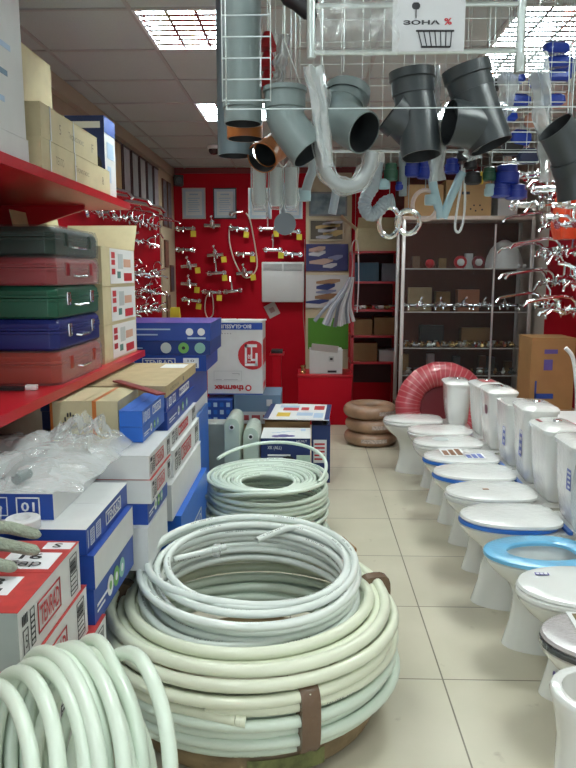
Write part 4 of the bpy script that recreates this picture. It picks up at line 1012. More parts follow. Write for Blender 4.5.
for k in range(14):
    t = thing('pipe_fitting', 'small metal pipe fitting in the heap on the third board of the red shelving', 'fitting', (.53+.065*(k%7), 7.66+.09*(k//7), SH[2]+.023), rnd.uniform(0,6), 'fittings heaped in the red shelving')
    MB().sweep([(-.035,0,.022),(.035,0,.022)], [.02,.02], 10).sweep([(0,0,.022),(.0,.03,.022)], .017, 10).build('fitting', [chrome, white_p, brass][k % 3], t)
# bundle of bagged brushes on a hook
t = thing('bagged_bundle', 'bundle of clear-bagged white strips hanging in front of the posters', 'bundle', (.33, 7.05, 1.02))
mb = MB(); rr = random.Random(3)
for k in range(15):
    a = rr.uniform(-1, 1); b = rr.uniform(-1,1)
    pts = smooth([(.10+.02*a, .02*b, .50), (.05+.05*a, .03*b, .36), (-.03+.12*a, .06*b, .20), (-.07+.20*a, .07*b, .0+.06*abs(a))])
    MB().sweep(pts, [.010+.016*i/len(pts) for i in range(len(pts))], 6, sx=.5).build('bagged_strip', [mat('strip_white', (.62,.62,.64), .3, coat=.6), mat('strip_grey', (.30,.32,.38), .35, coat=.6)][k % 3 == 0], t)
MB().sweep(smooth([(.10,0,.48),(.11,0,.62),(.10,0,.80),(.13,0,.86),(.16,0,.80),(.17,0,.45),(.16,0,.15)]), .006, 6).build('hanging_loop', mat('loop_wire', (.55,.45,.45), .3, metal=.7), t)
MB().sweep([(.13,0,.86),(.13,0,CEIL-.004-1.02)], .002, 5).build('hanging_wire', steel, t)

# glass display cabinet
gx0, gx1, gy0, gy1 = .88, 2.06, 6.62, 7.02
t = thing('display_cabinet', 'glass display cabinet with pale metal posts full of taps and fittings', 'cabinet', ((gx0+gx1)/2, gy0, 0)); W = (gx1-gx0)/2
for x in (-W, W):
    for y in (0, .4): MB().box((x-.016,y-.016,0),(x+.016,y+.016,2.04)).build('post', alu, t, bevel=.002)
MB().box((W*.42-.008,-.010,.3),(W*.42+.008,.006,2.0)).build('post', alu, t, smooth=False)
MB().box((-W-.016,-.018,2.0405),(W+.016,.418,2.075)).build('cabinet_top', mat('pinkish_white', (.72,.62,.55), .4), t, bevel=.002)
MB().box((-W-.016,-.018,.08),(W+.016,.418,.30)).build('plinth', mat('plinth_brown', (.12,.06,.04), .5), t, smooth=False)
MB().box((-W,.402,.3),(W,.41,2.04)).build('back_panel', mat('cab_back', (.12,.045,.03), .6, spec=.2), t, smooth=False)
GS = [.78, .92 + .02, 1.20, 1.62]; GS = [.60, .86, 1.20, 1.60]
for z in GS: MB().box((-W+.017,.0,z-.008),(W-.017,.40,z)).build('glass_shelf', mat('shelf_glass', (.16,.13,.12), .15), t, smooth=False)
for z in GS: MB().box((-W+.017,-.006,z-.009),(W-.017,-.001,z+.001)).build('shelf_edge', mat('edge_grey', (.5,.46,.44), .25), t, smooth=False)
MB().box((-W+.017,-.013,.31),(-.0+W*.42-.009,-.009,2.03)).build('glass_door', glass, t, smooth=False)
MB().box((W*.42+.009,-.013,.31),(W-.017,-.009,2.03)).build('glass_door', glass, t, smooth=False)
# goods inside and on top
for k in range(11):
    put_tap('AB'[k % 2], (.98+.10*k, 6.80+.02*(k%2), GS[2]+.055), R(-12+9*(k%3)), 'small chrome tap standing in the row on the third glass shelf', 'taps on the third glass shelf', scale=.85)
for k in range(30):
    t = thing('brass_fitting', 'small brass or steel fitting in the dense rows on the second glass shelf', 'fitting', (.95+.070*(k%15), 6.67+.10*(k//15), GS[1]+.001), rnd.uniform(0,6), 'fittings on the second glass shelf')
    MB().sweep([(-.026,0,.02),(.026,0,.02)], .017, 8).sweep([(0,0,.02),(0,0,.055)], [.014,.018], 8).build('fitting', [brass, chrome, brass, steel][k % 4], t)
for k in range(14):
    t = thing('valve', 'small dark metal valve standing on the lowest glass shelf', 'valve', (.97+.075*k, 6.70, GS[0]+.001), rnd.uniform(0,6), 'valves on the lowest glass shelf')
    MB().sweep([(-.026,0,.022),(.026,0,.022)], .017, 8).sweep([(0,0,.02),(0,0,.05)], .010, 8).sweep([(-.03,0,.055),(.03,0,.055)], .008, 6).build('valve', [steel, pvc_d, brass][k % 3], t)
for k, (x0, x1, h, m, l) in enumerate([(.98,1.20,.18,kraft,'kraft box left behind the chrome taps in the glass cabinet'), (1.24,1.30+.08,.14,kraft_d,'dark brown small box in the middle behind the chrome taps in the glass cabinet'), (1.45,1.66,.16,mat('salmon_card', (.5,.2,.10), .6),'salmon box right behind the chrome taps in the glass cabinet')]):
    carton('shelf_carton', l, 'box', x0, x1, 6.88, 7.0, GS[2]+.001, GS[2]+h+.04, m)
for k, (x0, x1, h, m, l) in enumerate([(1.10,1.33,.19,black_p,'dark box behind the brass fittings at left in the glass cabinet'), (1.50,1.78,.17,kraft_d,'brown box behind the brass fittings at right in the glass cabinet')]):
    carton('shelf_carton', l, 'box', x0, x1, 6.89, 7.0, GS[1]+.001, GS[1]+h, m)
rr = random.Random(77)
for k in range(13):
    zz = [GS[0], GS[3], .301][k % 3] + .001; x0 = .93 + .085*k
    if zz > 1.5 and (x0 > 1.55 or x0 < .9): zz = GS[0] + .001
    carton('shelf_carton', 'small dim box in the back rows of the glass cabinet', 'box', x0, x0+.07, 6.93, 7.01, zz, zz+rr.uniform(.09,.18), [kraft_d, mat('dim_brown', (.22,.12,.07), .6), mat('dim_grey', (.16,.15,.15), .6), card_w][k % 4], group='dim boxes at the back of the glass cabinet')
z = GS[3]+.001
p = on_y(430, 262, 6.8); t = thing('red_ball', 'red ball float on the top glass shelf, at the left', 'ball', (p.x, 6.8, z)); MB().ball((0,0,.045), .045, 14).build('ball', ink_r, t)
for k, px in enumerate((461, 479)):
    p = on_y(px, 258, 6.78); t = thing('white_disc_valve', ['white round valve on a red ring on the top glass shelf, left of the pair','white round valve on the top glass shelf, right of the pair beside the dome'][k], 'valve', (p.x, 6.8, z))
    MB().sweep([(0,.02,.06),(0,-.01,.06)], .06, 18).build('ring', ink_r if k == 0 else mat('maroon_ring', (.2,.02,.03), .5), t); MB().ball((0,-.02,.058), (.036,.02,.036), 12).build('cap', white_p, t)
p = on_y(502, 262, 6.85); t = thing('white_dome', 'big white half-dome lamp shade inside the glass cabinet', 'dome', (p.x+.02, 6.86, z))
MB().lathe([(.175,0),(.172,.05),(.16,.11),(.13,.18),(.085,.235),(.03,.265),(.005,.27)], 28).build('dome', white_p, t)
for k in range(6):
    t = thing('small_knob', 'small pale knob at the right end of the top glass shelf', 'knob', (1.80+.045*k, 6.72, z), 0, 'pale knobs on the top glass shelf')
    MB().ball((0,0,.022), (.02,.02,.022), 8).build('knob', white_p, t)
t, d = carton('vented_carton', 'kraft carton with slot holes on top of the glass cabinet', 'box', 1.26, 1.68, 6.66, 6.98, 2.076, 2.40, mat('kraft_warm', (.55,.36,.17), .7))
P = Print('-y', d); P.rect(.35,.6,.52,.68,0)
for a, b in ((.62,.3),(.75,.3),(.66,.15),(.8,.18),(.55,.2)): P.disc(a,b,.008,0)
P.done('hand_hole', ink_k, t, 'dark slot and dots')
carton('shelf_carton', 'kraft carton left on top of the glass cabinet', 'box', .92, 1.24, 6.66, 6.96, 2.076, 2.36, mat('kraft_warm'))
carton('shelf_carton', 'white carton right on top of the glass cabinet', 'box', 1.74, 1.92, 6.66, 6.96, 2.076, 2.42, card_w)

# far tan coils on the floor
for k in range(3):
    t = thing('wrapped_coil', ['lowest tan wrapped coil on the floor before the red shelving', 'middle tan wrapped coil of the stack of three', 'top tan wrapped coil of the stack of three'][k], 'pipe coil', (.585+.012*math.sin(k*2), 6.38, .125*k), 0, 'stack of three tan coils')
    mb = MB(); mb.sweep([(.185*math.cos(2*math.pi*i/40), .185*math.sin(2*math.pi*i/40), .0625) for i in range(40)], .062, 14, closed=True)
    mb.build('wrapped_ring', mat('tan_wrap_far', (.40,.24,.15), .4, bump=.5, bscale=30, var=.3, vscale=9, coat=.4), t)
    lab = MB()
    for i in range(7):
        a, b = R(-115+8*i+20*k), R(-115+8*(i+1)+20*k); q = .2482
        lab.add([(q*math.cos(a), q*math.sin(a), .045), (q*math.cos(b), q*math.sin(b), .045), (q*math.cos(b), q*math.sin(b), .08), (q*math.cos(a), q*math.sin(a), .08)], [(0,1,2,3)])
    lab.build('paper_band', mat('band_pale', (.6,.5,.45), .5, var=.5, vscale=60), t)
# red film wrapped coil standing on edge
t = thing('red_coil', 'big coil wrapped in red film standing on edge behind the toilets', 'pipe coil', (1.16, 5.98, .408))
mb = MB(); TX = Matrix.Rotation(R(90-8), 4, 'X') 
sec = []
N_ = 60
for i in range(N_):
    a = 2*math.pi*i/N_; bulge = 1 + .02*math.sin(a*15)
    sec.append([(( .295 + .108*bulge*math.cos(b))*math.cos(a), (.295+.108*bulge*math.cos(b))*math.sin(a), .070*bulge*math.sin(b)) for b in [2*math.pi*j/14 for j in range(14)]])
o = len(mb.v); mb.loft(sec + [sec[0]], cap0=False, cap1=False, M=TX)
def redwrap():
    m = mat('red_film_wrap', (.42,.03,.05), .3, bump=.5, bscale=14, coat=.8); nt = m.node_tree; N = nt.nodes; L = nt.links
    tc = N.new('ShaderNodeTexCoord'); g = N.new('ShaderNodeTexGradient'); g.gradient_type = 'RADIAL'; mp = N.new('ShaderNodeMapping'); mp.inputs['Rotation'].default_value = (R(-82),0,0)
    L.new(tc.outputs['Object'], mp.inputs[0]); L.new(mp.outputs[0], g.inputs[0])
    mu = N.new('ShaderNodeMath'); mu.operation = 'MULTIPLY'; mu.inputs[1].default_value = 47; fr = N.new('ShaderNodeMath'); fr.operation = 'FRACT'; gt = N.new('ShaderNodeMath'); gt.operation = 'GREATER_THAN'; gt.inputs[1].default_value = .80
    L.new(g.outputs['Fac'], mu.inputs[0]); L.new(mu.outputs[0], fr.inputs[0]); L.new(fr.outputs[0], gt.inputs[0])
    mx = N.new('ShaderNodeMix'); mx.data_type = 'RGBA'; mx.inputs[6].default_value = (.46,.055,.075,1); mx.inputs[7].default_value = (.55,.20,.21,1)
    L.new(gt.outputs[0], mx.inputs[0]); L.new(mx.outputs[2], N['Principled BSDF'].inputs['Base Color']); return m
mb.build('film_wrapped_ring', redwrap(), t)
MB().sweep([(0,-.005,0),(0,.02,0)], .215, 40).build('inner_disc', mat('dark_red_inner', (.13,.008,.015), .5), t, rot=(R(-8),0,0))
low = min(v.co.z for v in kids(t)[0].data.vertices); t.location.z = -low + .001
# big brown carton
t, d = carton('brown_carton', 'big brown carton standing on blocks between the toilets and the right wall', 'box', 1.73, 2.07, 5.45, 5.78, .50, 1.06, mat('carton_brown', (.36,.20,.075), .6, var=.1, vscale=8))
P = Print('-y', d); P.rect(.12,.15,.55,.22,0); P.rect(.12,.15,.16,.4,0); P.rect(.3,.55,.5,.7,1); P.rect(.3,.78,.6,.84,1); P.done('printed_marks', [card_b, mat('violet_ink')], t)
carton('brown_carton', 'dark carton on the floor under the big brown carton', 'box', 1.70, 2.08, 5.42, 5.8, 0, .499, kraft_d)
# ============================================================ TOILETS
def egg(z, xf, xb, hw, n=32, pf=2.0, pb=2.6, xm=None):
    xm = (xf*.45 + xb*.55) if xm is None else xm; out = []
    for i in range(n):
        a = 2*math.pi*i/n; c, s = math.cos(a), math.sin(a)
        p = pf if c < 0 else pb
        x = (abs(c)**(2/p)) * (xf - xm if c < 0 else xb - xm); x = xm + x
        y = (abs(s)**(2/p)) * hw * .945 * (1 if s > 0 else -1)
        out.append((x, y, z))
    return out
def rrect(z, x0, x1, hy, r, n=6):
    out = []
    for cx, cy, a0 in ((x1-r, hy-r, 0), (x0+r, hy-r, 90), (x0+r, -hy+r, 180), (x1-r, -hy+r, 270)):
        for k in range(n+1): a = R(a0 + 90*k/n); out.append((cx + r*math.cos(a), cy + r*math.sin(a), z))
    return out
def toilet(label, x, y, rz=0.0, seat=None, lid='down', cis='closed', wrap=True, bw=1.0, lidm=None, seatm=None, cz=0.0, extras=()):
    t = thing('toilet', label, 'toilet', (x, y, 0), rz, 'toilets in the row on the right')
    cm = white_film if wrap else white_cer
    mb = MB()
    mb.loft([egg(0,-.205*bw,.20,.110*bw), egg(.02,-.20*bw,.20,.108*bw), egg(.10,-.180*bw,.19,.094*bw), egg(.18,-.170*bw,.19,.088*bw), egg(.23,-.180,.20,.10), egg(.28,-.205,.20,.132), egg(.33,-.265,.20,.165), egg(.37,-.297,.20,.180), egg(.385,-.302,.20,.183), egg(.392,-.298,.198,.180),
             egg(.392,-.250,.13,.132), egg(.385,-.242,.12,.126), egg(.33,-.22,.10,.115), egg(.26,-.18,.06,.09), egg(.20,-.12,.02,.05), egg(.19,-.09,.0,.03)])
    mb.loft([rrect(.22,.08,.24,.07,.03), rrect(.30,.08,.32,.12,.04), rrect(.36,.10,.35,.165,.05), rrect(.391,.11,.35,.172,.05)])
    mb.build('bowl', cm, t)
    sm = seatm or cm
    if seat != 'none':
        zs = .3925
        MB().loft([egg(zs,-.300,.14,.180), egg(zs+.004,-.308,.145,.187), egg(zs+.016,-.306,.145,.186), egg(zs+.020,-.298,.14,.180), egg(zs+.020,-.222,.08,.108), egg(zs+.014,-.212,.07,.100), egg(zs+.002,-.212,.07,.100), egg(zs,-.222,.08,.108), egg(zs,-.300,.14,.180)], cap0=False, cap1=False).build('seat', sm, t)
        if lid == 'down':
            z2 = zs+.0215
            MB().loft([egg(z2,-.300,.150,.180,pb=3.6), egg(z2+.006,-.304,.155,.184,pb=3.6), egg(z2+.016,-.298,.153,.180,pb=3.6), egg(z2+.023,-.26,.13,.155), egg(z2+.026,-.15,.05,.07)]).build('lid', lidm or cm, t)
        elif lid == 'up':
            M_ = Matrix.Translation((.105,0,.43)) @ Matrix.Rotation(R(92), 4, 'Y') @ Matrix.Translation((-.15,0,0))
            MB().loft([egg(0,-.300,.150,.180), egg(.006,-.304,.155,.184), egg(.018,-.298,.153,.180), egg(.022,-.26,.13,.155)], M=M_).build('lid', clear_wrapped, t)
        if seatm is blue_film: MB().loft([rrect(.3925,.145,.168,.165,.01), rrect(.405,.145,.168,.165,.01)]).build('film_strip', blue_film, t)
        for s in (-1,1): MB().sweep([(.135,s*.075-.02,.418),(.135,s*.075+.02,.418)], .011, 8).build('hinge', lidm or cm, t)
    if cis:
        c0 = .17; h = .76 + cz
        MB().loft([rrect(.3925,c0+.035,c0+.15,.10,.04), rrect(.42,c0+.02,c0+.165,.118,.045), rrect(.55,c0+.005,c0+.175,.135,.05), rrect(h,c0-.005,c0+.18,.148,.055)] + ([] if cis == 'closed' else [rrect(h,c0+.01,c0+.165,.134,.04), rrect(h-.16,c0+.02,c0+.155,.126,.04)])).build('cistern', cm, t)
        if cis == 'closed':
            MB().loft([rrect(h+.001,c0-.012,c0+.187,.154,.055), rrect(h+.020,c0-.016,c0+.190,.158,.055), rrect(h+.034,c0-.004,c0+.180,.148,.055), rrect(h+.044,c0+.03,c0+.15,.11,.04)]).build('cistern_lid', cm, t)
            MB().lathe([(.022,0),(.022,.006),(.018,.009)], M=M4((c0+.09,0,h+.045))).build('flush_button', chrome, t)
    for e in extras: e(t)
    return t
def sticker(x, y, z, w_, h_, m, face='-x', m2=None, name='sticker'):
    def f(t):
        mb = MB()
        if face == '-x':
            mb.box((x-.0016, y-w_/2, z-h_/2), (x, y+w_/2, z+h_/2))
            if m2:
                for k in range(4): mb.box((x-.0024, y-w_*.38, z-h_*.4+h_*.22*k), (x-.0016, y+w_*(.1+.08*k), z-h_*.4+h_*.22*k+h_*.1), 1)
        elif face == '-y':
            mb.box((x-w_/2, y-.0016, z-h_/2), (x+w_/2, y, z+h_/2))
            if m2:
                for k in range(4): mb.box((x-w_*.38, y-.0024, z-h_*.4+h_*.22*k), (x+w_*(.1+.08*k), y-.0016, z-h_*.4+h_*.22*k+h_*.1), 1)
        else:
            mb.box((x-w_/2, y-h_/2, z), (x+w_/2, y+h_/2, z+.0016))
            if m2:
                for k in range(3): mb.box((x-w_*.42+w_*.3*k, y-h_*.38, z+.0016), (x-w_*.2+w_*.3*k, y+h_*(.2+.1*k), z+.0024), 1)
        mb.build(name, [m, m2 or m], t, smooth=False)
    return f
def round_sticker(x, y, z, r, m, face='-y'):
    def f(t): MB().lathe([(r,0),(r,.0015)], 20, M=M4((x,y,z), R(90) if face == '-y' else 0, 0 if face != '-x' else R(-90))).build('sticker', m, t, smooth=False)
    return f
clear_wrapped = mat('bubble_wrapped_lid', (.55,.60,.60), .25, coat=1.0, bump=1.0, bscale=90)
lab_blue = mat('sticker_blue', (.12,.16,.45), .5); lab_dark = mat('sticker_dark', (.14,.03,.06), .5)
XT = 1.025
toilet('farthest white toilet of the row, set apart nearest the tan coils', .90, 5.42, R(-2), cz=-.06, extras=(round_sticker(.172,-.05,.58,.022,mat('label_grey'),'-x'),))
toilet('white toilet second from the far end with a red-marked cistern lid', 1.035, 5.03, R(3), cz=-.02, extras=(sticker(.26,0,.785,.10,.12,mat('dull_red'),'+z'),))
toilet('third toilet from the far end, round grey sticker on its lid', 1.02, 4.66, 0, cz=0.0, extras=(round_sticker(-.12,0,.441,.055,mat('label_grey'),'+z'), round_sticker(.170,-.04,.66,.036,lab_dark,'-x')))
toilet('toilet with leaflets on its lid and an open cistern without cover', XT, 4.27, 0, seatm=blue_film, cis='open', cz=0.01, extras=(sticker(.173,-.06,.60,.055,.17,lab_blue,'-x',ink_w), sticker(-.12,.03,.441,.14,.20,paper,'+z',mat('brown_ink',(.25,.12,.06),.5),name='leaflet'), sticker(.0,-.06,.441,.12,.13,paper,'+z',lab_blue,name='leaflet')))
toilet('toilet with a blue-filmed seat and a square cistern with a blue label', XT, 3.92, R(-2), seatm=blue_film, cz=.03, extras=(sticker(.171,-.05,.62,.055,.17,lab_blue,'-x',ink_w),))
toilet('toilet with a plain white seat ring showing and a red mark on its cistern lid', XT, 3.56, R(2), seatm=white_film, cz=-.01, extras=(sticker(.20,.05,.790,.05,.07,mat('dull_red'),'+z'), sticker(-.10,-.02,.441,.03,.02,mat('brown_ink',(.25,.12,.06),.5),'+z')))
toilet('toilet with the thickest bright blue seat film, third from the near end with closed lid', XT-.005, 3.18, 0, seatm=blue_film, bw=1.15, cz=.0, extras=(sticker(.171,-.06,.62,.05,.10,lab_blue,'-x',ink_w),))
toilet('open white toilet with a light blue seat and its wrapped lid standing up', XT+.015, 2.79, R(2), seatm=lblue_film, lid='up', wrap=False, bw=1.05)
toilet('white toilet with a glossy closed lid bearing a small purple sticker', XT+.045, 2.42, R(-3), wrap=False, lidm=white_cer, cis=None, extras=(sticker(-.20,.06,.441,.05,.02,mat('violet_ink'),'+z',ink_w), round_sticker(-.168,-.06,.10,.022,mat('violet_ink'),'-x')))
dark_seat = mat('bubble_wrapped_dark', (.05,.055,.06), .25, coat=1.0, bump=.9, bscale=60)
wrap_pink = mat('bubble_wrapped_clear', (.45,.42,.42), .2, coat=1.0, bump=1.0, bscale=80)
toilet('nearest toilet with a dark bubble-wrapped seat and a picture leaflet on top', XT+.015, 2.055, R(-4), seatm=dark_seat, lidm=wrap_pink, cis=None, extras=(sticker(-.10,.03,.441,.19,.19,paper,'+z',name='leaflet'), sticker(-.10,.075,.4428,.16,.07,mat('picture_green', (.10,.16,.05), .5, col2=(.25,.08,.05), vscale=30),'+z',name='leaflet_picture'), sticker(-.10,-.02,.4428,.16,.07,mat('picture_red', (.30,.07,.04), .5, col2=(.08,.05,.04), vscale=30),'+z',name='leaflet_picture')))
# separate cisterns and tanks standing behind
# near ceramic pedestal (half column, open at the viewer's side)
t = thing('basin_pedestal', 'white ceramic half-round basin pedestal standing at the lower right corner', 'pedestal', (.775, 1.70, 0), R(8))
mb = MB()
secs = []
for z, r, th in ((0,.125,.020),(.02,.122,.020),(.2,.10,.020),(.32,.100,.021),(.40,.112,.026),(.445,.125,.030)):
    outer = []; inner = []
    for k in range(17):
        a = R(-75 + 360*0 + (330-180)*0 + 0) 
        a = R(300 - 240*k/16)
        outer.append((r*math.cos(a)*1.0, r*math.sin(a)+.02, z)); inner.append(((r-th)*math.cos(a), (r-th)*math.sin(a)+.02, z))
    secs.append(outer + inner[::-1])
secs = [[(p[0], p[1], p[2]) for p in s] for s in secs]
top = [(p[0]*.97, p[1]*.97, .46) for p in secs[-1]]
mb.loft(secs + [top]); o = mb.build('pedestal_shell', white_cer, t, bevel=.006)
# white curved hose rising beside the carton
t = thing('white_hose', 'curved white plastic hose rising at the right edge before the brown carton', 'hose', (1.76, 4.6, .45))
MB().sweep(smooth([(-.08,0,.62),(-.03,0,.56),(.0,0,.42),(.02,0,.2),(.03,0,-.449)]), .014, 10).build('hose', white_p, t)
t = thing('storage_tub', 'translucent pale storage tub standing behind the toilets near the right wall', 'tub', (1.62, 4.15, 0))
MB().loft([rrect(0,-.14,.14,.22,.05), rrect(.66,-.17,.17,.26,.05)]).build('tub_body', mat('tub_pale', (.42,.50,.50), .3), t)
MB().loft([rrect(.661,-.18,.18,.27,.05), rrect(.68,-.18,.18,.27,.05), rrect(.69,-.16,.16,.25,.05)]).build('tub_lid', white_p, t)

# ============================================================ TAPS ON THE LEFT WALL
def row_word(i): return ['uppermost', 'second', 'third', 'fourth', 'lowest'][i]
for i, z in enumerate((2.02, 1.82, 1.55, 1.38, 1.20)):
    n = 8 if i != 1 else 5
    for j in range(n):
        y = 7.20 - .20*j if i != 1 else 7.1 - .33*j
        k = 'BABU'[(i*3+j) % 4] if i > 0 else 'LU'[j % 2]
        l = 'chrome tap on the left wall, %s row, number %s from the back corner' % (row_word(i), ['one','two','three','four','five','six','seven','eight'][j])
        put_tap(k, (WX0+.021, y, z + rnd.uniform(-.02,.02)), R(90 + rnd.uniform(-14,14)), l, 'taps on the left wall', price=False, tilt=rnd.uniform(-.3,.3), scale=.78)
for j in range(4):
    l = ['nearest curved chrome spout hanging under the upper red shelf', 'second curved chrome spout under the upper red shelf', 'third curved chrome spout under the upper red shelf', 'fourth curved chrome spout under the upper red shelf, farthest from the viewer'][j]
    put_tap('L', (WX0+.021, 4.15+.42*j, 1.99), R(90-20+10*j), l, 'spouts under the upper shelf', tilt=.1, scale=1.25)
# ============================================================ TAPS ON THE RIGHT WALL
q = 0
for i, z in enumerate((2.16, 1.95, 1.72, 1.50, 1.27)):
    for j in range(5):
        y = 6.14 - .20*j - .08*(i % 2)
        l = 'chrome tap on the right wall, %s row, %s from the glass cabinet' % (row_word(i), on[j])
        put_tap('LUBA'[(i+j) % 4] if j else 'L', (WX1-.021, y, z + rnd.uniform(-.03,.03)), R(-90 + rnd.uniform(-12,12)), l, 'taps on the right wall', tilt=rnd.uniform(-.2,.2), scale=1.25)
t = thing('orange_bag', 'bright orange-red bag hanging among the taps at the right edge', 'bag', (1.90, 5.35, 1.80))
MB().loft([rrect(0,-.06,.06,.10,.03), rrect(.1,-.08,.08,.13,.04), rrect(.30,-.06,.06,.11,.03), rrect(.38,-.02,.02,.06,.015)]).build('bag_body', mat('orange_red', (.70,.07,.02), .35, bump=.5), t)

# ============================================================ HANGING DISPLAY
YH = 2.0; ZC = CEIL - .005
def P2(px, py, y=YH): return on_y(px, py, y)
def wire(mb, a, b, r=.0022): mb.sweep([a, b], r, 6)
# ladder-like wire panel at the left
t = thing('wire_panel', 'narrow ladder-like white wire panel in front of the tall grey pipe', 'wire rack', (0,0,0)); 
base = P2(246, 108); t.location = base
mb = MB()
a, b = P2(225,0) - base, P2(272,0) - base
zt = ZC - base.z; yb = -.085
for x in (a.x, b.x): wire(mb, Vector((x,yb,-.003)), Vector((x,yb,zt)), .0018)
for k in range(16): wire(mb, Vector((a.x,yb,.052*k)), Vector((b.x,yb,.052*k)), .0019) if .052*k < zt else None
mb.build('wire_grid', steel, t)
# broad mesh panel
t = thing('wire_panel', 'broad square-mesh wire panel carrying the grey elbows', 'wire rack', (0,0,0)); base = P2(430, 108, 2.14); t.location = base
mb = MB(); x0, x1 = P2(300,100,2.14).x - base.x, P2(590,100,2.14).x - base.x; z0_, z1_ = P2(430,150,2.14).z - base.z, ZC - base.z
n = int((x1-x0)/.06)
for k in range(n+1): wire(mb, Vector((x0+.06*k,0,z0_)), Vector((x0+.06*k,0,z1_)), .0009)
for k in range(int((z1_-z0_)/.06)+1): wire(mb, Vector((x0,.002,z0_+.06*k)), Vector((x1,.002,z0_+.06*k)), .0009)
mb.build('wire_mesh', steel, t)
t = thing('hanging_rail', 'long thin wire rail running across in front of the hanging grey fittings', 'wire rack', P2(400,108,1.9))
mb = MB(); xl, xr = P2(226,108,1.9).x - t.location.x, P2(600,108,1.9).x - t.location.x
wire(mb, Vector((xl,0,0)), Vector((xr,0,0)), .0018); mb.build('rail', steel, t)
for x in (xl+.001, xr-.001): MB().sweep([(x,0,0),(x,0,ZC-t.location.z)], .002, 6).build('drop_wire', steel, t)
t = thing('wire_panel', 'white wire shelf panel at the right of the hanging fittings', 'wire rack', P2(525,160,2.35))
mb = MB(); o_ = t.location.copy(); 
for k in range(11): wire(mb, P2(492,62+10*k,2.35)-o_, P2(566,62+10*k,2.35)-o_, .0015)
wire(mb, P2(492,162,2.35)-o_, Vector((P2(492,62,2.35).x-o_.x,0,ZC-o_.z))); wire(mb, P2(566,162,2.35)-o_, Vector((P2(566,62,2.35).x-o_.x,0,ZC-o_.z)))
mb.build('wire_grid', steel, t)
# silver tube frame with sheet sign
t = thing('tube_frame', 'chromed tube frame hanging overhead with a white paper sign', 'frame', P2(418,52,1.78)); o_ = t.location.copy()
zt = ZC - o_.z
xa, xb = P2(311,52,1.78).x - o_.x, P2(520,52,1.78).x - o_.x
for x in (xa, xb): MB().sweep([(x,0,-.012),(x,0,zt)], .0105, 12).build('upright_tube', steel, t)
for z in (0, .105): MB().sweep([(xa,0,z),(xb,0,z)], .0062, 10).build('cross_tube', steel, t)
MB().sweep([(xb,-.004,-.05),(xb,-.004,-.012)], .014, 10).build('clamp', steel, t)
t2 = thing('paper_sign', 'white paper sign with a basket picture hanging on the chromed frame', 'sign', P2(425,50,1.76)); s_ = t2.location.copy()
xa2, xb2 = P2(392,50,1.76).x - s_.x, P2(464,50,1.76).x - s_.x
MB().box((xa2,0,-.003),(xb2,.002,.19)).build('sheet', mat('sign_sheet', (.62,.64,.66), .5), t2, smooth=False)
mb = MB()
def seg(a, b, w_=.0022): mb.sweep([(a[0],-.001,a[1]),(b[0],-.001,b[1])], w_, 5)
def S2(px, py): v = P2(px, py, 1.76) - s_; return (v.x, v.z)
seg(S2(416,31), S2(454,31)); seg(S2(421,47), S2(450,47)); 
for k in range(7): seg(S2(418+5.6*k,31), S2(422+4.7*k,47), .0013)
mb.build('basket_drawing', ink_k, t2)
mb = MB(); seg(S2(416,6), S2(416,18), .0012); mb.ball((S2(416,6)[0],-.001,S2(416,6)[1]), (.010,.0015,.009), 8); mb.build('pin_drawing', ink_k, t2)
vs, fs, _ = text_geo('ЗОНА', .03); a_, b_ = S2(403,25), S2(440,20)
MB().add([(a_[0]+(b_[0]-a_[0])*v[0], -.0008, a_[1]+(b_[1]-a_[1])*v[1]) for v in vs], fs).build('printed_word', ink_k, t2, smooth=False)
vs, fs, _ = text_geo('%', .03); a_, b_ = S2(444,25), S2(452,18)
MB().add([(a_[0]+(b_[0]-a_[0])*v[0], -.0008, a_[1]+(b_[1]-a_[1])*v[1]) for v in vs], fs).build('printed_mark', ink_r, t2, smooth=False)

# clear film sheets: crumpled vertical sheets with folds
def sheet(name, label, cat, pts, y, m, folds=.012, seed=0, nu=26, nv=22, grp=None):
    """pts: corner pixels tl, tr, br, bl at depth y"""
    c = [P2(a, b, y) for a, b in pts]; o_ = (c[2]+c[3])/2
    t = thing(name, label, cat, o_, 0, grp); vs = []; fs = []
    for sgn in (1, -1):
        for j in range(nv+1):
            for i in range(nu+1):
                u, v = i/nu, j/nv
                p = c[0].lerp(c[1], u).lerp(c[3].lerp(c[2], u), v)
                nn = noise.noise(Vector((u*4+seed, v*2.2, seed))) + .5*noise.noise(Vector((u*11, v*7+seed, 2)))
                e = min(1, 6*min(u, 1-u, v*2, 1-v))
                vs.append(p - o_ + Vector((noise.noise(Vector((seed, v*5, u)))*.012, folds*nn*2 + sgn*(.002+.008*e), 0)))
    n = (nu+1)*(nv+1)
    for j in range(nv):
        for i in range(nu):
            a = j*(nu+1)+i; fs.append((a, a+nu+1, a+nu+2, a+1)); fs.append((n+a, n+a+1, n+a+nu+2, n+a+nu+1))
    MB().add(vs, fs).build('film', m, t, ang=60)
    tp = (c[0]+c[1])/2 - o_; MB().sweep([tp - Vector((0,0,.02)), Vector((tp.x, 0, ZC-o_.z))], .0012, 5).build('hanging_wire', steel, t); return t
film_light = film('film_light', .10, (.7,.75,.75), .06, 12, 1.0); film_mid = film('film_mid', .38, (.62,.67,.67), .15, 12, .8)
sheet('film_bag', 'clear crinkled bag covering the left half of the chromed frame', 'bag', [(318,-12),(398,-12),(398,56),(316,54)], 1.70, film_light, seed=2)
sheet('film_strip', 'long narrow translucent film strip hanging below the left frame tube', 'bag', [(304,66),(324,66),(334,165),(322,168)], 1.9, film_mid, seed=4, nu=8)
sheet('film_strip', 'long translucent film strip hanging right of the dark tee fitting', 'bag', [(430,66),(440,66),(446,180),(428,182)], 2.05, film_mid, seed=6, nu=8)
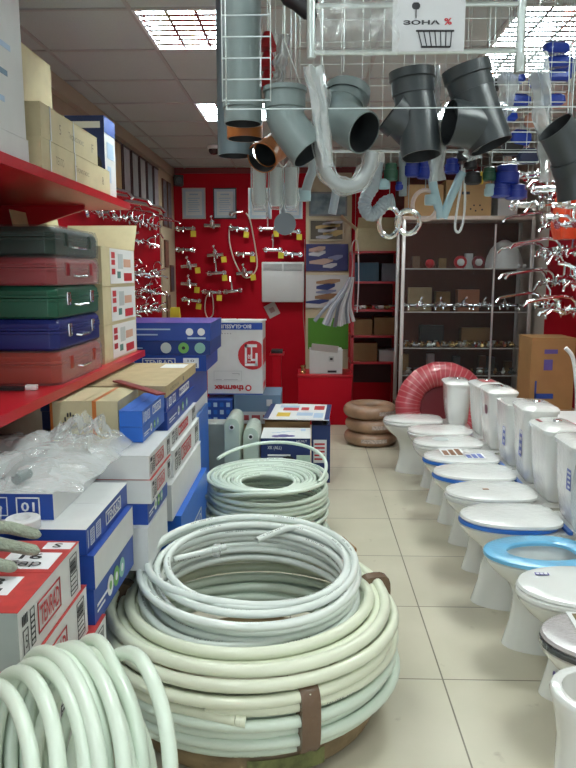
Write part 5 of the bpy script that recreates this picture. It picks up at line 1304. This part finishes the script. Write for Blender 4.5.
sheet('film_strip', 'whitish film strip hanging beside the right wire panel', 'bag', [(528,50),(548,52),(556,182),(540,182)], 1.95, film_mid, seed=8, nu=8)
sheet('film_bag', 'pale milky bag hanging between the big tee fitting and the wire shelf panel', 'bag', [(498,60),(522,62),(512,112),(500,128)], 2.25, film_mid, seed=12, nu=10)
sheet('film_bag', 'milky bag hanging over the elbow with the orange pipes', 'bag', [(278,34),(290,34),(284,90),(271,90)], 2.2, film_mid, seed=15, nu=8)
# --- pipes and fittings
def hang(name, label, parts, hook=None, cat='pipe fitting'):
    """parts: (name, [points], [radii], material); points are world space"""
    o_ = Vector(parts[0][1][0]); t = thing(name, label, cat, o_)
    for nm, pts, rad, m in parts:
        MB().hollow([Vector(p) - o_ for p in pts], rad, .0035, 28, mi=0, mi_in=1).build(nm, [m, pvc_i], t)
    if hook: MB().sweep([Vector(h) - o_ for h in hook], .0018, 6).build('hanging_wire', steel, t)
    return t
p0 = P2(243,124,2.0); r_ = .0515
hang('drain_pipe', 'long grey plastic drain pipe hanging upright behind the ladder panel', [('pipe', [p0, p0+Vector((0,0,.18)), p0+Vector((0,0,ZC-p0.z-.02))], [r_,r_,r_], pvc_g), ('collar', [p0+Vector((0,0,.04)), p0+Vector((0,0,.055))], [r_+.003,r_+.003], pvc_g)], [p0+Vector((0,0,ZC-p0.z-.02)), p0+Vector((0,0,ZC-p0.z))])
p1 = P2(235,156,2.32); r1 = .055
hang('drain_pipe', 'second grey drain pipe standing behind, its end lower at the left', [('pipe', [p1, p1+Vector((0,0,.3)), p1+Vector((0,0,ZC-p1.z-.02))], [r1]*3, mat('second_grey_pipe', (.10,.14,.16), .4))], [p1+Vector((0,0,ZC-p1.z-.02)), p1+Vector((0,0,ZC-p1.z))])
q0 = P2(245,139,2.12)
hang('orange_pipe', 'short brown-orange pipe end below the long grey pipe', [('pipe', [q0, q0+Vector((0,0,.05))], [.052,.052], pvc_o), ('pipe_neck', [q0+Vector((0,0,.05)), q0+Vector((0,0,.56))], [.046,.046], pvc_o)], [q0+Vector((0,0,.55)), Vector((q0.x,q0.y,ZC))])
q0 = P2(262,158,2.30)
hang('orange_elbow', 'brown-orange sewer elbow pointing at the viewer beneath the grey elbow', [('socket', [q0, q0+Vector((.012,.03,.02))], [.05,.05], pvc_o), ('bend', [q0+Vector((.012,.03,.02)), q0+Vector((.04,.08,.045)), q0+Vector((.075,.11,.09)), q0+Vector((.09,.12,.16))], [.045]*4, pvc_o)], [q0+Vector((.09,.12,.15)), Vector((q0.x+.09,q0.y+.12,ZC))])
# grey 45 degree elbow
a = P2(285,88,2.02)
hang('grey_elbow', 'grey plastic elbow hanging right of the long pipe, open end down to the right', [('socket', [a, a+Vector((0,0,-.012)), a+Vector((0,0,-.014)), a+Vector((0,0,-.055))], [.061,.061,.057,.057], pvc_g),
     ('bend', [a+Vector((0,0,-.05)), a+Vector((0,-.002,-.075)), a+Vector((.010,-.006,-.10)), a+Vector((.028,-.012,-.125)), a+Vector((.068,-.028,-.178))], [.0535]*5, pvc_g)], [a+Vector((.05,0,-.01)), a+Vector((.0,0,.12)), Vector((a.x,a.y,ZC))])
# elbow with its mouth to the right
a = P2(344,96,2.10)
hang('grey_elbow', 'grey plastic elbow with a wide dark mouth facing right above the siphon hose', [('socket', [a+Vector((.012,.02,.02)), a+Vector((.008,.01,-.005)), a+Vector((.006,.008,-.01)), a+Vector((-.002,-.008,-.035))], [.066,.066,.061,.061], pvc_g),
     ('bend', [a+Vector((-.002,-.008,-.03)), a+Vector((-.008,-.03,-.06)), a+Vector((-.002,-.065,-.085)), a+Vector((.020,-.095,-.105)), a+Vector((.050,-.125,-.125))], [.057]*5, pvc_g)], [a+Vector((.0,.02,.07)), a+Vector((0,.02,.12)), Vector((a.x,a.y+.02,ZC))])
# dark tee
a = P2(414,76,2.02)
hang('grey_tee', 'dark grey plastic tee fitting hanging upright with a side socket to the left', [('socket', [a+Vector((-.006,0,.012)), a+Vector((-.004,0,-.01)), a+Vector((-.004,0,-.012)), a+Vector((0,0,-.05))], [.063,.063,.058,.058], pvc_d),
     ('run', [a+Vector((0,0,-.045)), a+Vector((.012,-.01,-.12)), a+Vector((.022,-.025,-.215))], [.0545]*3, pvc_d),
     ('branch', [a+Vector((.006,0,-.15)), a+Vector((-.025,-.006,-.122)), a+Vector((-.038,-.008,-.112))], [.05]*3, pvc_d), ('branch_socket', [a+Vector((-.034,-.007,-.115)), a+Vector((-.060,-.010,-.095))], [.056,.056], pvc_d)], [a+Vector((0,0,.01)), a+Vector((0,0,.1)), Vector((a.x,a.y,ZC))])
# big dark tee at the right
a = P2(469,74,2.0)
hang('grey_tee', 'big tilted dark grey tee fitting hanging left of the milky bag', [('socket', [a+Vector((-.010,0,.018)), a+Vector((-.002,0,-.010)), a+Vector((-.001,0,-.012)), a+Vector((.010,0,-.045))], [.065,.065,.060,.060], pvc_d),
     ('run', [a+Vector((.008,0,-.04)), a+Vector((.035,-.01,-.12)), a+Vector((.062,-.02,-.19))], [.058]*3, pvc_d),
     ('branch', [a+Vector((.04,-.01,-.15)), a+Vector((.0,-.02,-.135)), a+Vector((-.055,-.03,-.13))], [.058,.06,.06], pvc_d)], [a+Vector((-.03,0,.03)), a+Vector((-.03,.0,.12)), Vector((a.x-.03,a.y,ZC))])
a = P2(555,127,1.85)
hang('grey_elbow', 'dark grey pipe bend with its mouth up to the left at the right edge', [('mouth', [a, a+Vector((.012,.004,-.012)), a+Vector((.055,.02,-.08)), a+Vector((.075,.03,-.17))], [.047,.047,.047,.047], pvc_d), ('collar', [a+Vector((.05,.016,-.075)), a+Vector((.062,.022,-.10))], [.052,.052], pvc_d)], [a+Vector((.04,0,.02)), Vector((a.x+.04,a.y,ZC))])
a = P2(290,-4,1.9)
hang('flexible_connector', 'black ribbed rubber connector at the top edge over the elbow', [('ribbed_hose', [a+Vector((-.02,0,.02)), a+Vector((0,0,.0)), a+Vector((.02,0,-.015)), a+Vector((.045,0,-.03)), a+Vector((.07,0,-.035))], [.02,.026,.022,.027,.022], black_p)], [a, Vector((a.x,a.y,ZC))], 'hose')
t = thing('red_cone', 'stack of red plastic cones hanging behind the ladder panel', 'cone', P2(268,88,2.25))
for k in range(3): MB().lathe([(.012,.05),(.03,.0)], 14, M=M4((0,0,.055*k))).build('cone', ink_r, t)
MB().sweep([(0,0,.15),(0,0,ZC-t.location.z)], .002, 5).build('hanging_wire', steel, t)
# bagged U-shaped drain hose
pts = [P2(a, b, 2.02) for a, b in [(322,90),(320,120),(322,155),(328,175),(342,186),(357,184),(368,170),(372,152)]]
t = thing('bagged_hose', 'bagged U-shaped corrugated drain hose hanging under the grey elbow', 'hose', pts[0])
MB().sweep([p - pts[0] for p in smooth(pts, 5)], [.018 + .0015*(i % 2) for i in range(5*7+1)], 14).build('drain_hose', mat('hose_grey_clear', (.34,.38,.38), .2, coat=1.0, bump=.3), t)
MB().sweep([p - pts[0] for p in smooth(pts, 5)], [.025 + .003*math.sin(i) for i in range(5*7+1)], 12).build('clear_bag', clear_f, t)
MB().sweep([(0,0,0), (0,0,ZC-pts[0].z)], .002, 5).build('hanging_wire', steel, t)
# back row of smaller goods, hung from a rail at y 3.0
YB = 3.0
t = thing('hanging_rail', 'second wire rail further back holding siphons and corrugated hoses', 'wire rack', P2(430,152,YB)); o_ = t.location.copy()
mb = MB(); a = P2(296,152,YB)-o_; b = P2(566,152,YB)-o_; wire(mb, a, b, .003); mb.build('rail', steel, t)
for v in (a, b): MB().sweep([v, Vector((v.x,0,ZC-o_.z))], .0025, 6).build('drop_wire', steel, t)
def tube_thing(name, label, cat, pix, r, m, y=YB, grp=None, rib=False, extra=None):
    pts = [P2(a, b, y) for a, b in pix]; t = thing(name, label, cat, pts[0], 0, grp); s = smooth(pts, 6)
    rad = [r*(1 + (.12 if rib and i % 2 else 0)) for i in range(len(s))]
    MB().sweep([p - pts[0] for p in s], rad, 12).build('hose', m, t)
    MB().sweep([(0,0,-.01),(0,0,max(.012, P2(pix[0][0],152,y).z-pts[0].z))], .0018, 5).build('hanging_wire', steel, t)
    if extra: extra(t)
    return t
def endcaps(*cs):
    def f(t):
        for (px, py, r, m, y) in cs:
            v = P2(px, py, y) - t.location
            MB().sweep([v+Vector((0,0,.02)), v, v+Vector((0,0,-.02))], [r, r*1.05, r], 14).build('coupling', m, t)
    return f
grey_w = mat('pale_grey_hose', (.38,.45,.50), .4)
tube_thing('corrugated_siphon', 'pale ribbed siphon bent in an S under the bagged drain hose', 'siphon', [(377,155),(376,172),(373,186),(366,198),(365,208),(371,215),(379,210),(385,203),(394,200)], .026, grey_w, grp='siphons on the back rail', rib=True, extra=endcaps((377,158,.03,white_p,YB)))
tube_thing('corrugated_siphon', 'long thin pale grey tube hanging straight below the dark tee', 'siphon', [(403,152),(403,165),(403,178),(403,196)], .017, mat('tube_greyblue', (.22,.27,.28), .4), grp='siphons on the back rail')
tube_thing('corrugated_siphon', 'pale blue branched siphon tube hanging right of the dark tee', 'siphon', [(430,152),(431,170),(434,190),(438,206),(441,218)], .018, cyan_p, grp='siphons on the back rail', extra=endcaps((432,200,.03,cyan_p,YB)))
tube_thing('corrugated_siphon', 'pale blue slanting siphon tube under the bagged valve', 'siphon', [(462,172),(456,186),(449,202),(443,218)], .018, cyan_p, grp='siphons on the back rail')
tube_thing('corrugated_siphon', 'pale tube bent like a hook hanging beside the bagged hose', 'siphon', [(311,152),(313,168),(309,180),(305,194)], .020, grey_w, grp='siphons on the back rail', extra=endcaps((304,196,.028,cyan_p,YB)))
tube_thing('corrugated_siphon', 'short pale tube hanging just below the U-shaped hose', 'siphon', [(335,175),(336,190),(334,204),(332,214)], .018, grey_w, grp='siphons on the back rail')
tube_thing('flexible_hose', 'thin white loop of braided hose over the tap rows', 'hose', [(462,165),(461,185),(457,210),(455,228),(459,232),(463,222),(465,200),(464,168)], .005, white_p, grp='thin hoses on the back rail')
for k, (px, py, rx, rz_, l) in enumerate([(389,222,10,14,'oval chrome hose loop hanging left of the pair under the siphon'), (408,222,11,11,'round chrome hose loop hanging right of the pair under the siphon'), (425,205,12,14,'pale ring of hose beside the blue branched siphon')]):
    c = P2(px, py, YB); s = YB*.00143
    t = thing('hose_loop', l, 'hose', c, 0, 'hose loops on the back rail')
    MB().sweep([(rx*s*math.cos(a), 0, rz_*s*math.sin(a)) for a in [2*math.pi*i/28 for i in range(28)]], .011 if k < 2 else .009, 10, closed=True).build('ring', chrome if k < 2 else mat('ring_pale', (.62,.5,.45), .3), t)
    MB().sweep([(0,0,rz_*s), (0,0,P2(px,152,YB).z-c.z)], .0018, 5).build('hanging_wire', steel, t)
def cyl_items(lst, name, cat, grp):
    for px, py, r, h, m, l in lst:
        c = P2(px, py, YB); t = thing(name, l, cat, c, 0, grp)
        MB().lathe([(r*.8,-h/2),(r,-h/2+.006),(r,h*.1),(r*.82,h*.12),(r*.82,h/2-.004),(r*.6,h/2)], 16).build('cap_body', m, t)
        MB().sweep([(0,0,h/2), (0,0,max(h/2+.01, P2(px,152,YB).z-c.z))], .0018, 5).build('hanging_wire', steel, t)
cyl_items([(391,172,.03,.07,mat('dark_green_plastic', (.02,.09,.05), .4),'dark green cap hanging beside the siphon'), (384,184,.026,.04,cyan_p,'cyan cap hanging under the green one'), (400,186,.02,.035,blue_p,'small blue cap beside the cyan cap'),
           (412,168,.036,.07,blue_p,'blue coupling hanging right of the dark tee, left of a pair'), (425,170,.034,.07,blue_p,'blue coupling hanging right of the dark tee, right of a pair'), (452,166,.03,.06,blue_p,'blue coupling left of the black valves'),
           (464,155,.03,.05,black_p,'upper black valve cap hanging under the big tee'), (471,164,.028,.04,black_p,'middle black valve cap hanging under the big tee'), (473,178,.036,.05,black_p,'lower black valve cap under the big tee'),
           (489,174,.030,.055,mat('dark_green_plastic'),'green-black cap hanging above a cyan end'), (490,190,.024,.05,cyan_p,'cyan cap hanging below the green-black cap'), (481,178,.01,.05,ink_y,'thin yellow cap between the black and green caps'),
           (507,175,.05,.08,blue_p,'big blue coupling on the wire shelf panel, upper'), (502,190,.045,.06,blue_p,'big blue coupling low, left of a pair'), (516,192,.045,.06,blue_p,'big blue coupling low, right of a pair')], 'pipe_coupling', 'pipe coupling', 'caps and couplings on the back rail')
for k, (px, py, l) in enumerate([(512,78,'blue bundle high on the wire shelf panel, topmost'), (518,100,'blue bundle high on the wire shelf panel, second'), (505,116,'blue bundle on the wire shelf panel, third'), (556,48,'blue packet hanging beside the bright ceiling lamp, uppermost'), (557,62,'blue packet hanging beside the bright ceiling lamp, middle'), (558,76,'blue packet hanging beside the bright ceiling lamp, lowest'), (552,100,'blue packet below the lamp at the right')]):
    c = P2(px, py, 2.6); t = thing('blue_packet', l, 'packet', c, rnd.uniform(-.4,.4), 'blue packets at the upper right')
    MB().loft([rrect(-.018,-.035,.035,.015,.01), rrect(-.008,-.045,.045,.022,.012), rrect(.010,-.042,.042,.02,.012), rrect(.018,-.03,.03,.012,.008)]).build('packet_body', mat('packet_blue', (.01,.05,.42), .3, bump=.4), t)
    MB().sweep([(0,0,.03), (0,0,ZC-c.z)], .0018, 5).build('hanging_wire', steel, t)
# round strainer disc
c = P2(368,176,3.2); t = thing('strainer_disc', 'round pale perforated strainer disc hanging behind the U-shaped hose', 'strainer', c)
MB().sweep([(0,.004,0),(0,-.004,0)], .062, 28).build('disc', mat('strainer_pale', (.55,.52,.48), .4), t)
mb = MB()
for i in range(-4, 5):
    for j in range(-4, 5):
        if i*i+j*j < 17: mb.sweep([(i*.012,-.0048,j*.012),(i*.012,-.0042,j*.012)], .0035, 6)
mb.build('perforation', ink_k, t); MB().sweep([(0,0,.06),(0,0,ZC-c.z)], .0018, 5).build('hanging_wire', steel, t)
# bagged tubes over the certificates
for k, (px, l) in enumerate([(259, 'clear bagged tube hanging left over the third certificate'), (276, 'clear bagged tube hanging right over the third certificate'), (291, 'clear bagged tube hanging beside the fourth certificate')]):
    a, b = P2(px,168,2.6), P2(px,206,2.6); t = thing('bagged_tube', l, 'tube', b, 0, 'bagged tubes under the orange elbow'); h = a.z-b.z
    MB().sweep([(0,0,0),(0,0,.01),(0,0,h)], [.016,.022,.022], 14).build('inner_tube', mat('tube_pale', (.38,.44,.44), .3), t)
    MB().sweep([(0,0,-.012),(.002,0,.02),(-.002,0,h*.5),(0,0,h),(0,0,h+.03)], [.02,.031,.028,.030,.006], 14).build('clear_bag', clear_f, t)
    MB().sweep([(0,0,h), (0,0,ZC-b.z)], .0018, 5).build('hanging_wire', steel, t)
# grey shower head hanging before the certificates
c = P2(285,224,3.4); t = thing('shower_head', 'grey round hand shower head hanging beside the taps of the red wall', 'shower', c)
MB().sweep([(0,0,0),(0,-.012,0)], .052, 22).build('shower_face', mat('shower_grey', (.22,.26,.30), .35), t)
MB().sweep(smooth([(-.005,0,.05),(-.012,.01,.11),(-.01,.01,.19)]), .012, 10).build('shower_grip', mat('shower_grey'), t); MB().sweep([(-.01,.01,.19),(-.01,.01,ZC-c.z)], .0018, 5).build('hanging_wire', steel, t)
# bright crumpled bag with valves under the big tee
sheet('film_bag', 'small bright crumpled bag hanging under the big tee fitting', 'bag', [(462,134),(474,132),(482,158),(466,162)], 2.3, film_mid, folds=.02, seed=21, nu=10, nv=10)

# more small goods crowding the upper right
for k, (px, py, m, l) in enumerate([(488,86,black_p,'black packet hanging left of the upper blue bundles'), (496,132,mat('packet_dark', (.02,.03,.08), .4),'dark packet below the blue bundles on the wire shelf panel'), (520,138,mat('packet_blue'),'blue packet low on the wire shelf panel'), (536,120,mat('packet_pink', (.55,.28,.20), .5),'salmon packet at the right of the wire shelf panel'), (562,100,mat('packet_pink'),'salmon packet above the dark bend at the right edge'),
        (540,80,mat('packet_blue'),'blue packet right of the whitish film strip'), (528,156,mat('packet_dark'),'dark packet beside the low wire of the right panel'), (566,66,mat('packet_blue'),'blue packet in the corner under the bright lamp'), (484,112,mat('packet_red', (.45,.05,.04), .5),'small red packet behind the big tilted tee'), (512,148,black_p,'black packet over the big blue coupling')]):
    c = P2(px, py, 2.75); t = thing('goods_packet', l, 'packet', c, rnd.uniform(-.5,.5), 'small packets at the upper right')
    MB().loft([rrect(-.028,-.03,.03,.012,.008), rrect(-.012,-.042,.042,.02,.012), rrect(.014,-.04,.04,.02,.012), rrect(.028,-.022,.022,.01,.006)]).build('packet_body', m, t)
    MB().sweep([(0,0,.026), (0,0,ZC-c.z)], .0012, 5).build('hanging_wire', steel, t)
for k, (px, py, kd) in enumerate([(536,176,'A'), (548,190,'U'), (524,206,'A'), (558,206,'B'), (542,218,'A'), (566,224,'U'), (520,160,'U')]):
    c = P2(px, py, 3.9)
    r = put_tap(kd, c, R(-60 + 35*k), 'bright metal tap hanging in the cluster right of the white carton, %s' % ['upper left','upper middle','far left','right','lower middle','lower right','topmost'][k], 'cluster of hanging taps', scale=.85)
    MB().sweep([(0,-.03,0), (0,-.03,(ZC-c.z)/.85)], .0015, 5).build('hanging_wire', steel, r)
